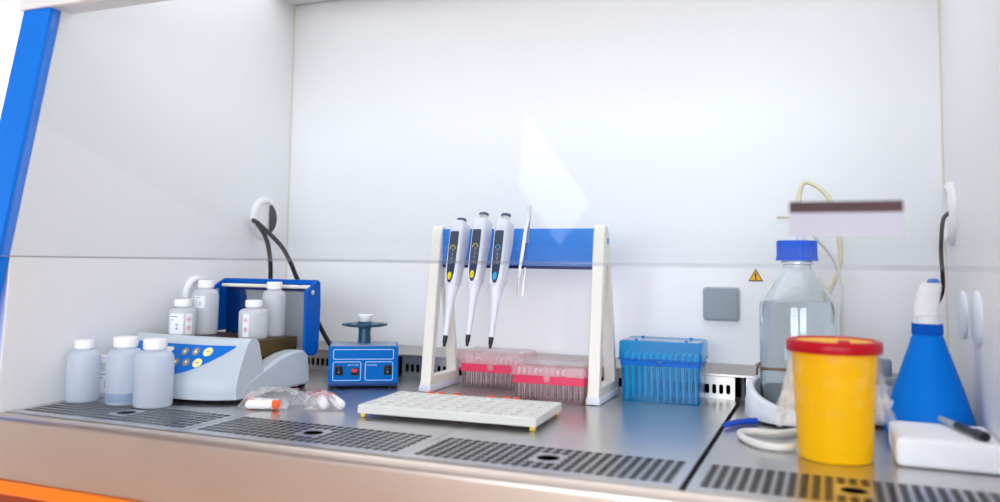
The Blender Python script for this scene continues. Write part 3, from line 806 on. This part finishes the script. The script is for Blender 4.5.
def single(m, c, s, r=0.003, top=False, bottom=False, taper=0.0, n=4):
    """single-walled rounded box"""
    z0, z1 = c[2], c[2] + s[2]
    A = [m.v((c[0] + u, c[1] + v, z0)) for u, v in rrect(0, 0, s[0] - taper, s[1] - taper, r, n)]
    B = [m.v((c[0] + u, c[1] + v, z1)) for u, v in rrect(0, 0, s[0], s[1], r, n)]
    k = len(A)
    for i in range(k): m.f([A[i], A[(i + 1) % k], B[(i + 1) % k], B[i]])
    if bottom: m.f(list(reversed(A)))
    if top:
        B2 = [m.v((c[0] + u, c[1] + v, z1 + 0.0025)) for u, v in rrect(0, 0, s[0] - 0.006, s[1] - 0.006, max(0.001, r - 0.002), n)]
        for i in range(k): m.f([B[i], B[(i + 1) % k], B2[(i + 1) % k], B2[i]])
        m.f(B2)

tip_m = None
def tip_mesh(L):
    m = MB(); m.lathe([(0.0004, 0), (0.0012, L * 0.35), (0.0024, L * 0.72), (0.0028, L * 0.74), (0.0029, L * 0.97), (0.0031, L), (0, L)], 12)
    return m
def tip_box(name, loc, rotz, w, d, hb, band, hl, mats, label, tip_label, group, tipL, tipmat, top_z, nw=12):
    t = thing(name, label, 'tip box', loc, rotz)
    body, bandm, lid = mats
    m = MB(); single(m, (0, 0, 0.0), (w - 0.004, d - 0.004, hb), bottom=True, taper=0.003)
    for i in range(nw + 1):                                     # moulded ribs in the walls
        m.box(((i - nw / 2) * (w - 0.012) / nw, -d / 2 + 0.0032, hb * 0.5), (0.0008, 0.0012, hb * 0.9))
    m.build('box_body', body, t, recalc=True)
    m = MB(); single(m, (0, 0, hb), (w - 0.002, d - 0.002, band)); m.prism([rrect(0, 0, w - 0.002, d - 0.002, 0.003, 4)], 0.001, lambda u, v, ww: (u, v, hb + band - 0.002 + ww)); m.build('tip_rack', bandm, t)
    m = MB(); single(m, (0, 0, hb + band * 0.92), (w + 0.001, d + 0.001, hl), r=0.004, top=True, taper=-0.001)
    lidp = m.build('lid', lid, t)
    m = MB(); m.ring((0, 0, 0), 0.001, 0.0004, 8, 6)
    m = MB(); single(m, (0, 0, hb + band * 0.92 - 0.0002), (w + 0.0036, d + 0.0036, 0.003), r=0.0045); m.build('lid_rim', lid, lidp)
    m = MB(); m.box((0, -d / 2 - 0.0028, hb + band * 0.6), (0.010, 0.003, 0.0095), 0.001); m.build('catch', lid, t)
    for row in range(3):
        for i in range(nw):
            tp = bpy.data.objects.new('pipette_tip', TIPS[tipL]); COL.objects.link(tp)
            lx = (i - (nw - 1) / 2) * (w - 0.018) / (nw - 1); ly = -d / 2 + 0.0115 + row * 0.009
            p = Matrix.Rotation(rotz, 3, 'Z') @ Vector((lx, ly, 0))
            tp.location = (loc[0] + p.x, loc[1] + p.y, loc[2] + top_z - tipL)
            tag(tp, tip_label, 'pipette tip', group)
    return t
TIPS = {}
for L_, mt in ((0.044, M['tipmat']), (0.072, M['tip_blue'])):
    o = tip_mesh(L_).build('tip_source', mt); TIPS[L_] = o.data; o.data.name = 'pipette_tip'; bpy.data.objects.remove(o)
pinkm = (M['tip_clear'], M['pink'], M['tip_lid'])
tip_box('pink_tip_box', (0.3605, -0.0375, 0.0), R(0.5), 0.115, 0.068, 0.0255, 0.0145, 0.0185, pinkm,
        'clear tip box with pink rack, further back, under the hanging pipettes', 'pipette tip inside the rear pink-banded tip box under the pipettes', 'tips in the rear pink tip box', 0.044, None, 0.0475)
tip_box('pink_tip_box', (0.4865, -0.1155, 0.0), R(2.2), 0.114, 0.088, 0.0265, 0.0135, 0.0145, pinkm,
        'clear tip box with pink rack, nearer one, beside the right stand frame', 'pipette tip inside the nearer pink-banded tip box by the stand frame', 'tips in the nearer pink tip box', 0.044, None, 0.0475)
tb = tip_box('blue_tip_box', (0.6415, -0.0470, 0.0), R(1.0), 0.1225, 0.085, 0.0545, 0.0085, 0.0265, (M['box_blue'], M['box_blue_rim'], M['box_blue']),
        'translucent blue tip box by the back wall, right of the stand', 'pipette tip inside the translucent blue tip box', 'tips in the blue tip box', 0.072, None, 0.0715)
MB().box((0, -0.0450, 0.0615), (0.022, 0.004, 0.0035), 0.0015).build('catch_handle', M['box_blue'], tb)
for sx in (-1, 1):
    for sy in (-1, 1): MB().lathe([(0.0025, 0.0915), (0.0025, 0.0935), (0, 0.0935)], 12, c=(sx * 0.038, sy * 0.027, 0)).build('stacking_peg', M['box_blue_rim'], tb)

# ------------------------------------------------------------------ tube rack
t = thing('tube_rack', 'flat white tube rack with rows of wells on small yellow feet', 'tube rack', (0.4165, -0.3095, 0), R(3.0))
w, d, z0, z1 = 0.2475, 0.125, 0.0055, 0.0165
m = MB()
nx_, ny_ = 12, 6
cw, ch = (w - 0.004) / nx_, (d - 0.004) / ny_
for i in range(nx_):
    for j in range(ny_):
        cx = -w / 2 + 0.002 + (i + 0.5) * cw; cy = -d / 2 + 0.002 + (j + 0.5) * ch
        n = 16; O, I, B = [], [], []
        for k in range(n):
            a = 2 * PI * k / n; c, s = math.cos(a), math.sin(a); q = max(abs(c), abs(s))
            O.append(m.v((cx + c / q * cw / 2, cy + s / q * ch / 2, z1))); I.append(m.v((cx + c * 0.0062, cy + s * 0.0062, z1))); B.append(m.v((cx + c * 0.0062, cy + s * 0.0062, z1 - 0.0035)))
        for k in range(n):
            l = (k + 1) % n; m.f([O[k], O[l], I[l], I[k]]); m.f([I[k], I[l], B[l], B[k]])
        m.f(B)
for (xa, ya, xb, yb) in ((-w / 2, -d / 2, w / 2, -d / 2), (w / 2, -d / 2, w / 2, d / 2), (w / 2, d / 2, -w / 2, d / 2), (-w / 2, d / 2, -w / 2, -d / 2)):
    a, b = Vector((xa, ya, z0)), Vector((xb, yb, z0)); ins = 0.002
    c = Vector((xa - math.copysign(ins, xa), ya - math.copysign(ins, ya), z1)); e = Vector((xb - math.copysign(ins, xb), yb - math.copysign(ins, yb), z1))
    a2 = Vector((xa, ya, z1 - 0.001)); b2 = Vector((xb, yb, z1 - 0.001))
    m.f([m.v(a), m.v(b), m.v(b2), m.v(a2)]); m.f([m.v(a2), m.v(b2), m.v(e), m.v(c)])
m.f([m.v((-w / 2, d / 2, z0)), m.v((w / 2, d / 2, z0)), m.v((w / 2, -d / 2, z0)), m.v((-w / 2, -d / 2, z0))])
m.build('rack_block', M['rack'], t, angle=30)
for sx in (-1, 1):
    for sy in (-1, 1): MB().box((sx * (w / 2 - 0.006), sy * (d / 2 - 0.006), 0.0028), (0.007, 0.007, 0.0056), 0.001).build('foot', M['yellow_foot'], t)

def sample_tube(loc, direction, label, group, L=0.042, r=0.0062, name='sample_tube', roll=0.0):
    """screw-cap tube lying along direction, its cap at the far end of that direction"""
    t = thing(name, label, 'tube', loc, 0, group)
    d = Vector(direction).normalized()
    t.rotation_mode = 'QUATERNION'; t.rotation_quaternion = Vector((0, 0, 1)).rotation_difference(d)
    MB().lathe([(0, -L / 2), (r * 0.55, -L / 2 + 0.001), (r * 0.9, -L / 2 + 0.005), (r * 0.92, L / 2 - 0.009), (0, L / 2 - 0.009)], 24).build('tube_body', M['tube'], t)
    MB().lathe([(0, L / 2 - 0.0095), (r, L / 2 - 0.0095), (r, L / 2 - 0.001), (r * 0.85, L / 2), (0, L / 2)], 36, wob=lambda i, n: 1.0 if i % 2 else 0.96).build('screw_cap', M['orange_cap'], t)
    return t
order = ['first', 'second', 'third', 'fourth', 'fifth', 'sixth']
for k, (x, y) in enumerate(((0.3255, -0.221), (0.3425, -0.2205), (0.3680, -0.2185), (0.4220, -0.2165), (0.4455, -0.216), (0.4605, -0.215))):
    t = MB().lathe([(0, -0.0045), (0.0066, -0.0045), (0.0070, -0.0035), (0.0070, 0.0035), (0.0062, 0.0045), (0, 0.0045)], 40, wob=lambda i, n: 1.0 if i % 2 else 0.96).build('screw_cap', M['orange_cap'])
    t.location = (x, y, 0.0071); t.rotation_euler = (PI / 2, 0, R(20 + 8 * (k % 3)))
    tag(t, 'orange screw cap behind the white tube rack, %s from the left' % order[k], 'screw cap', 'orange caps behind the rack')

# ------------------------------------------------------------------ zip bags with tubes
GT = 'tubes in the zip bags'
sample_tube((0.1495, -0.3895, 0.0068), (0.93, 0.37, 0.0), 'white tube with its orange cap to the right, in the left zip bag', GT, L=0.048, r=0.0066)
sample_tube((0.1415, -0.3755, 0.0068), (-0.93, -0.30, 0.0), 'white tube pointing its orange cap left, in the left zip bag', GT, L=0.046, r=0.0066)
sample_tube((0.2125, -0.3365, 0.0075), (-0.62, 0.78, 0.04), 'white tube lying on the left inside the small crumpled bag', GT, L=0.052, r=0.0072)
sample_tube((0.2285, -0.3270, 0.0078), (-0.78, 0.62, 0.06), 'white tube lying on the right inside the small crumpled bag', GT, L=0.052, r=0.0072)

def film_bag(name, label, corners, sag, seed, stripe, lift=0.0):
    """pillow of film between four bench corners (front-left, front-right, back-right, back-left); sag(u, v) gives the height"""
    t = thing(name, label, 'zip bag', (0, 0, 0), 0, 'zip bags on the tray')
    A, B, C, D = [Vector(c) for c in corners]
    n = 26
    m = MB(); top, bot = [], []
    for i in range(n + 1):
        rt, rb = [], []
        for j in range(n + 1):
            u, v = i / n, j / n
            p = A.lerp(B, u).lerp(D.lerp(C, u), v)
            e = min(1, min(u, 1 - u, v, 1 - v) / 0.16)
            wv = noise.noise(Vector((u * 5 + seed, v * 5, seed * 2.1))) * 0.0045 + noise.noise(Vector((u * 11, v * 11 + seed, seed))) * 0.0022
            h = sag(u, v) * (e ** 0.6) + abs(wv) * (0.4 + 0.6 * e)
            rt.append(m.v((p.x + wv * 0.8, p.y - wv * 0.8, p.z + 0.0012 + h)))
            rb.append(m.v((p.x, p.y, p.z * (0.25 if p.z > 0.004 else 1) + 0.0006)))
        top.append(rt); bot.append(rb)
    for i in range(n):
        for j in range(n):
            m.f([top[i][j], top[i + 1][j], top[i + 1][j + 1], top[i][j + 1]])
    m.build('film', M['film'], t, angle=25)
    m = MB()
    if stripe:
        (u0, v0), (u1, v1) = stripe
        for off in (0.0, 0.045):
            a_, b_ = [], []
            for k in range(13):
                u = u0 + (u1 - u0) * k / 12; v = v0 + (v1 - v0) * k / 12
                i, j = min(n, int(round(u * n))), v * n
                def at(vv):
                    p = A.lerp(B, u).lerp(D.lerp(C, u), vv); e = min(1, min(u, 1 - u, vv, 1 - vv) / 0.16)
                    return Vector((p.x, p.y, p.z + 0.003 + sag(u, vv) * (max(e, 0) ** 0.6) + 0.0026))
                a_.append(m.v(at(v - off - 0.030))); b_.append(m.v(at(v - off + 0.016)))
            for k in range(12): m.f([a_[k], a_[k + 1], b_[k + 1], b_[k]])
            if off == 0.0: pass
            break
        m.build('zip_strip', M['red_line'], t, recalc=False)
    return t
film_bag('zip_bag', 'clear zip bag holding two tubes, lying in front of the shaker', [(0.116, -0.402, 0), (0.184, -0.382, 0), (0.166, -0.326, 0.018), (0.112, -0.352, 0.020)],
         lambda u, v: 0.0135 * math.exp(-((v - 0.28) / 0.28) ** 2) + 0.006 * v, 3.0, ((0.30, 0.95), (0.95, 0.93)))
film_bag('zip_bag', 'empty flattened zip bag with red strip, between the shaker and the mixer', [(0.172, -0.358, 0.001), (0.212, -0.327, 0.001), (0.160, -0.268, 0.003), (0.135, -0.300, 0.006)],
         lambda u, v: 0.006, 9.0, ((0.10, 0.88), (0.92, 0.88)))
film_bag('zip_bag', 'small crumpled bag tightly wrapped round two tubes, near the white rack', [(0.208, -0.373, 0), (0.256, -0.352, 0), (0.214, -0.287, 0.002), (0.164, -0.315, 0.002)],
         lambda u, v: 0.0150 * math.exp(-((u - 0.5) / 0.42) ** 2), 15.0, ((0.1, 0.93), (0.6, 0.93)))

# ------------------------------------------------------------------ aspirator with glass bottle
BX, BY = 0.8410, -0.137
t = thing('aspirator', 'white aspirator base whose round well carries the glass bottle', 'aspirator', (BX, BY, 0))
m = MB(); n = 56
back = math.atan2(0.9246, -0.3738)
def rim(a): return 0.040 + 0.019 * math.cos(a - back)
prof_rows = []
for (rr, kz, absz) in ((0.0690, 0, 0.003), (0.0705, 0, 0.006), (0.0700, 0.5, None), (0.0675, 0.90, None), (0.0645, 0.98, None), (0.0605, 1.0, None), (0.0575, 0.96, None), (0.0555, 0.80, None), (0.0535, 0, 0.0135), (0.0530, 0, 0.012)):
    prof_rows.append([m.v((rr * math.cos(2 * PI * i / n), rr * math.sin(2 * PI * i / n), (absz if absz is not None else rim(2 * PI * i / n) * kz))) for i in range(n)])
m.skin(prof_rows, cap=True); m.build('base_well', M['asp'], t)
MB().lathe([(0.066, 0), (0.066, 0.0032), (0, 0.0032)], 48).build('base_foot', M['blackplastic'], t)
m = MB(); m.box((0.089, 0.030, 0.031), (0.056, 0.10, 0.056), 0.010, 3); m.build('pump_housing', M['asp'], t)
MB().box((0.1065, -0.006, 0.0735), (0.016, 0.018, 0.030), 0.003).build('hose_block', M['grey'], t)
MB().box((0.1065, -0.008, 0.0625), (0.034, 0.020, 0.008), 0.002).build('block_bracket', M['plate_rim'], t)
m = MB(); m.ring((0, 0, 0.0715), 0.0545, 0.0015, 56, 8); 
m.tube([(-0.05, 0.0215, 0.0715), (-0.056, 0.026, 0.062), (-0.056, 0.028, 0.045)], 0.0015, 8); m.build('wire_ring', M['wire'], t)

t = thing('glass_bottle', 'large clear glass bottle with a blue screw cap, part filled with water', 'bottle', (BX, BY, 0.0125))
Rb = 0.0500
op = [(0, 0.0025), (0.030, 0.0018), (0.042, 0.0), (0.0475, 0.002), (Rb, 0.008), (Rb, 0.140)]
for k in range(1, 9):
    a = k / 8
    op.append((0.0195 + (Rb - 0.0195) * (1 - a ** 1.35), 0.140 + 0.052 * a))
op += [(0.0188, 0.194), (0.0188, 0.197), (0.0208, 0.1985), (0.0208, 0.2010), (0.0190, 0.2025), (0.0190, 0.226)]
ip = [(max(0, r - 0.0022), z) for r, z in op[3:]]
ip = [(0, 0.0052), (0.040, 0.0048), (0.0455, 0.007)] + ip[2:]
m = MB(); m.lathe(op + list(reversed(ip)), 72, cap=False); m.build('glass_body', M['glass'], t)
wl = 0.1475
wp = [(0, 0.0056), (0.040, 0.0052), (0.0450, 0.0075), (Rb - 0.0026, 0.012), (Rb - 0.0026, 0.138), (Rb - 0.006, wl), (0, wl)]
m = MB(); m.lathe(wp, 64); m.build('water', M['water'], t)
m = MB(); m.lathe([(0.0276, 0.2030), (0.0276, 0.2070), (0.0266, 0.2075), (0.0266, 0.2285), (0.0252, 0.2305), (0, 0.2305)], 96, wob=lambda i, n: 1.0 if i % 4 < 2 else 0.965); m.build('screw_cap', M['cap_blue'], t)
m = MB(); m.lathe([(0.0065, 0.2303), (0.0060, 0.239), (0.0042, 0.2395), (0.0042, 0.247), (0, 0.247)], 24, c=(0.006, 0, 0)); m.build('hose_port', M['hose_w'], t)

t = MB().tube([(0.850, -0.09, 0.234), (0.846, -0.06, 0.262), (0.842, -0.050, 0.307), (0.848, -0.050, 0.330), (0.860, -0.050, 0.330), (0.877, -0.050, 0.317), (0.887, -0.050, 0.298), (0.896, -0.050, 0.254), (0.897, -0.050, 0.213), (0.888, -0.050, 0.186), (0.880, -0.052, 0.160), (0.884, -0.058, 0.10), (0.900, -0.065, 0.064)], 0.0036).build('hose', M['hose_y'])
tag(t, 'yellowish hose looping high behind the glass bottle', 'hose')
t = MB().tube([(0.8470, -0.137, 0.2625), (0.8478, -0.136, 0.268), (0.852, -0.128, 0.270), (0.864, -0.110, 0.250), (0.882, -0.095, 0.228), (0.893, -0.090, 0.206), (0.898, -0.088, 0.176), (0.898, -0.088, 0.114), (0.905, -0.092, 0.064)], 0.0026).build('hose', M['hose_w'])
tag(t, 'thin whitish hose dropping from the blue cap down to the aspirator', 'hose')
t = MB().tube([(0.849, -0.232, 0.0045), (0.836, -0.250, 0.0045), (0.818, -0.268, 0.0045), (0.795, -0.268, 0.0045), (0.779, -0.281, 0.0045), (0.785, -0.312, 0.0045), (0.804, -0.339, 0.0045), (0.826, -0.3475, 0.0045), (0.842, -0.334, 0.0045)], 0.0042).build('hose', M['hose_w'])
tag(t, 'white hose bent in a loop on the tray beside the yellow bin', 'hose')
t = MB().tube([(0.756, -0.240, 0.0042), (0.768, -0.216, 0.0042), (0.782, -0.200, 0.0042), (0.790, -0.1935, 0.0042)], lambda s: 0.0042 if s > 0.12 else 0.0036).build('hose_clip', M['hose_b'])
tag(t, 'short blue plastic clip poking out from under the aspirator', 'clip')
t = MB().tube([(0.805, 0.040, 0.286), (0.829, 0.040, 0.286)], 0.0022, smooth=False)
t.tube([(0.8285, 0.040, 0.286), (0.829, YB + 0.001, 0.286)], 0.0022, smooth=False)
t = t.build('wall_hook', M['hose_y']); tag(t, 'small cream hook on the back wall, behind the sticker', 'hook')

# ------------------------------------------------------------------ yellow bin in a clear bag
NX0, NY0 = 0.885, -0.350
t = thing('sharps_bin', 'yellow sharps bin with a red lid, in front of the glass bottle', 'sharps bin', (NX0, NY0, 0))
MB().lathe([(0, 0.0008), (0.0350, 0.0008), (0.0372, 0.0), (0.0385, 0.003), (0.0395, 0.03), (0.0440, 0.112), (0.0445, 0.117), (0, 0.117)], 56).build('bin_body', M['bin'], t)
MB().lathe([(0.0450, 0.1145), (0.0492, 0.1150), (0.0500, 0.1185), (0.0498, 0.1245), (0.0480, 0.1275), (0.0450, 0.1280), (0.0430, 0.1262), (0.0425, 0.1225), (0.0300, 0.1225)], 64, cap=False).build('lid_ring', M['bin_lid'], t)
m = MB(); m.lathe([(0.0424, 0.1215), (0.0424, 0.1245), (0.0400, 0.1262), (0.0, 0.1262)], 48); m.build('lid_flap', M['bin'], t)
MB().box((0.010, -0.042, 0.1285), (0.012, 0.006, 0.004), 0.001).build('lid_tab', M['bin_lid'], t)
# the clear bag hanging round it
t = thing('bin_bag', 'clear crumpled plastic bag hanging round the yellow bin', 'plastic bag', (NX0, NY0, 0))
m = MB(); n = 72; rows = 18; G = []
th_v = math.atan2(CAM.y - NY0, CAM.x - NX0)                     # towards the front
for j in range(rows + 1):
    v = j / rows; ring = []
    for i in range(n):
        a = 2 * PI * i / n
        rel = (a - th_v + PI) % (2 * PI) - PI
        side_l = math.exp(-((rel + 1.75) / 0.55) ** 2); side_r = math.exp(-((rel - 1.70) / 0.50) ** 2)
        body_r = 0.0450 - 0.0028 * v
        zlow = 0.050 + 0.012 * noise.noise(Vector((math.cos(a) * 2, math.sin(a) * 2, 4.2))) + 0.012 * math.exp(-((rel - 0.9) / 0.5) ** 2) - 0.020 * side_l - 0.016 * side_r
        z = 0.1135 + (zlow - 0.1135) * v
        fold = 0.5 + 0.5 * noise.noise(Vector((math.cos(a) * 6, math.sin(a) * 6, v * 2.0)))
        crum = noise.noise(Vector((math.cos(a) * 9, math.sin(a) * 9, v * 7 + 3)))
        rr = body_r + 0.0014 + v ** 1.2 * (0.0025 * fold + 0.010 * side_l + 0.010 * side_r * v) + 0.0012 * abs(crum) * min(1, v * 3)
        ring.append(m.v((rr * math.cos(a), rr * math.sin(a), z)))
    G.append(ring)
m.skin(G, cap=False); m.build('bag_film', M['film_tight'], t, angle=22)

def bag_flap(a, seed, w0, w1, zt, zb_):
    m = MB(); nu, nv = 22, 14; P = []
    for i in range(nu + 1):
        u = i / nu; z = zt + (zb_ - zt) * u; row = []
        for j in range(nv + 1):
            v = j / nv
            rad = 0.0460 - 0.003 * u + v * (w0 + (w1 - w0) * u ** 1.3) * (1 + 0.18 * noise.noise(Vector((u * 5, seed, 0))))
            sw = (noise.noise(Vector((u * 6, v * 5, seed))) * 0.010 + noise.noise(Vector((u * 13, v * 12, seed + 5))) * 0.005) * v
            c, s_ = math.cos(a), math.sin(a)
            row.append(m.v((rad * c - sw * s_, rad * s_ + sw * c, z + 0.006 * noise.noise(Vector((v * 4, seed * 3, u * 3))) * v - 0.004 * v * u)))
        P.append(row)
    for i in range(nu):
        for j in range(nv): m.f([P[i][j], P[i + 1][j], P[i + 1][j + 1], P[i][j + 1]])
    return m.build('gathered_fold', M['film_fold'], t, angle=24)
bag_flap(PI + 0.38, 2.0, 0.002, 0.026, 0.112, 0.036)
bag_flap(PI + 0.12, 6.0, 0.002, 0.022, 0.106, 0.042)
bag_flap(0.38, 11.0, 0.002, 0.023, 0.112, 0.048)
bag_flap(0.12, 17.0, 0.002, 0.019, 0.108, 0.042)

# ------------------------------------------------------------------ spray bottle, foam pack, pen
t = thing('spray_bottle', 'blue cone-shaped squeeze bottle with a white dispenser head, right corner', 'spray bottle', (0.9925, -0.200, 0))
MB().lathe([(0, 0.001), (0.042, 0.0), (0.0475, 0.002), (0.0498, 0.008), (0.0500, 0.022), (0.0465, 0.034), (0.0393, 0.058), (0.0295, 0.088), (0.0212, 0.112), (0.0185, 0.122), (0.0165, 0.126), (0.0165, 0.136), (0, 0.136)], 56).build('bottle_body', M['spray'], t)
MB().lathe([(0.0172, 0.1265), (0.0178, 0.128), (0.0172, 0.1400), (0, 0.1400)], 64, wob=lambda i, n: 1.0 if i % 2 else 0.95).build('collar', M['spray_collar'], t)
m = MB()
m.lathe([(0.0155, 0.1395), (0.0150, 0.146), (0.0125, 0.152), (0, 0.152)], 32)
m.build('head_skirt', M['white'], t)
m = MB()                                                        # head: leans to the right at its top, trigger side to the viewer
hs = [(-0.0150, 0.0110, 0.149), (-0.0148, 0.0118, 0.158), (-0.0125, 0.0135, 0.170), (-0.0085, 0.0155, 0.182), (-0.0060, 0.0160, 0.1875), (-0.0045, 0.0150, 0.1895)]
rings = []
for xa, xb, z in hs:
    cx = (xa + xb) / 2; w = (xb - xa)
    rings.append([m.v((cx + u, v - 0.002, z)) for u, v in rrect(0, 0, w, 0.020, 0.004, 3)])
m.skin(rings); m.build('dispenser_head', M['white'], t)
MB().lathe([(0.0070, 0), (0.0075, 0.004), (0.0055, 0.0075), (0, 0.0082)], 24, c=(0.0085, 0.005, 0.187)).build('head_knob', mat('pale_blue_knob', rgb(90, 125, 200), 0.4), t)
MB().box((0.0, -0.012, 0.1515), (0.020, 0.004, 0.004), 0.001, rotz=0).build('trigger', M['white'], t)

t = MB().box((0.9935, -0.3125, 0.0152), (0.100, 0.110, 0.0300), 0.006, 4)
for q in t.bm.verts:
    nn = noise.noise(q.co * 40); q.co += Vector((nn * 0.0008, nn * 0.0008, 0))
t = t.build('foam_block', M['foam'], rotz if False else None)
tag(t, 'white rounded foam block on the rightmost tray under the pen', 'foam block')
t = thing('marker_pen', 'black marker pen with grey end lying on the white foam block', 'pen', (0, 0, 0))
a = Vector((0.998, -0.262, 0.0356)); b = Vector((1.028, -0.355, 0.0356)); dd = b - a
MB().tube([a, a + dd * 0.40], 0.0036, smooth=False, n=14).build('grey_end', M['pen_light'], t)
MB().tube([a + dd * 0.38, a + dd * 0.92], 0.0040, smooth=False, n=14).build('barrel', M['pen'], t)
MB().tube([a + dd * 0.80, a + dd], 0.0052, smooth=False, n=14).build('pen_cap', M['pen'], t)

# ------------------------------------------------------------------ the laboratory around the cabinet
RX0, RX1, RY0, RY1, RZ0, RZ1 = -3.2, 3.4, -4.6, 1.4, -0.92, 1.7
struct(MB().box(((RX0 + RX1) / 2, (RY0 + RY1) / 2, RZ0 - 0.02), (RX1 - RX0, RY1 - RY0, 0.04)).build('floor_room', M['roomfloor']))
struct(MB().box(((RX0 + RX1) / 2, (RY0 + RY1) / 2, RZ1 + 0.02), (RX1 - RX0, RY1 - RY0, 0.04)).build('ceiling_room', M['roomceil']))
struct(MB().box(((RX0 + RX1) / 2, RY1 + 0.02, (RZ0 + RZ1) / 2), (RX1 - RX0, 0.04, RZ1 - RZ0)).build('wall_room_north', M['room']))
struct(MB().box(((RX0 + RX1) / 2, RY0 - 0.02, (RZ0 + RZ1) / 2), (RX1 - RX0, 0.04, RZ1 - RZ0)).build('wall_room_south', M['room']))
struct(MB().box((RX1 + 0.02, (RY0 + RY1) / 2, (RZ0 + RZ1) / 2), (0.04, RY1 - RY0, RZ1 - RZ0)).build('wall_room_east', M['room']))
struct(MB().box((RX0 - 0.02, (RY0 + RY1) / 2, (RZ0 + RZ1) / 2), (0.04, RY1 - RY0, RZ1 - RZ0)).build('wall_room_west', M['room']))

# daylight windows, unseen and added opposite the cabinet for frontal light
for k, (wx0, wx1) in enumerate(((-0.7, 1.1), (1.5, 3.2))):
    f = MB()
    for (cx_, cz_, sx_, sz_) in (((wx0 + wx1) / 2, 1.40, wx1 - wx0, 0.06), ((wx0 + wx1) / 2, -0.02, wx1 - wx0, 0.06), (wx0, 0.69, 0.06, 1.48), (wx1, 0.69, 0.06, 1.48), ((wx0 + wx1) / 2, 0.69, 0.05, 1.42)):
        f.box((cx_, RY0 + 0.03, cz_), (sx_, 0.06, sz_))
    fo = struct(f.build('window_%d' % (k + 2), M['room'], smooth=False))
    MB().box(((wx0 + wx1) / 2, RY0 + 0.012, 0.69), (wx1 - wx0 - 0.04, 0.01, 1.38)).build('pane', M['window_fill'], fo, smooth=False)

m = MB(); m.f([m.v((x, y, RZ1 - 0.004)) for x, y in ((-0.373, -2.85), (-0.683, -3.604), (-0.742, -4.58), (-0.351, -3.881))])  # glowing quad added on the ceiling, shaped for its streak in the sash
m.build('reflection_panel', emit('reflection_glow', (0.86, 0.93, 1.0, 1), 1.7), bpy.data.objects['ceiling_room'], smooth=False)

def area(name, loc, size, power, rot, col=(1, 1, 1)):
    l = bpy.data.lights.new(name, 'AREA'); l.shape = 'RECTANGLE'; l.size, l.size_y = size; l.energy = power; l.color = col
    o = bpy.data.objects.new(name, l); COL.objects.link(o); o.location = loc; o.rotation_euler = rot; return o
area('cabinet_lamp', (0.447, -0.235, 0.738), (1.18, 0.46), 2.1, (0, 0, 0), (0.95, 0.98, 1.0))
area('fill_lamp', (0.4, -1.25, 1.68), (2.6, 0.9), 7.0, (0, 0, 0), (0.97, 0.985, 1.0))  # unseen lamp added above the camera, kept out of the sash reflection
area('fill_lamp', (-1.6, 0.4, 1.68), (1.2, 1.2), 75.0, (0, 0, 0), (0.96, 0.95, 1.0))  # unseen lamp added to whiten the background left of the cabinet

wd = bpy.data.worlds.new('world'); SC.world = wd; wd.use_nodes = True
wd.node_tree.nodes['Background'].inputs[0].default_value = (0.9, 0.94, 1.0, 1); wd.node_tree.nodes['Background'].inputs[1].default_value = 0.5

SC.view_settings.view_transform = 'Standard'; SC.view_settings.look = 'None'
SC.view_settings.exposure = 0.38; SC.view_settings.gamma = 1.0; SC.view_settings.use_curve_mapping = False
SC.cycles.transparent_max_bounces = 32; SC.cycles.max_bounces = 14; SC.cycles.transmission_bounces = 12
SC.cycles.sample_clamp_indirect = 6.0; SC.cycles.caustics_refractive = True
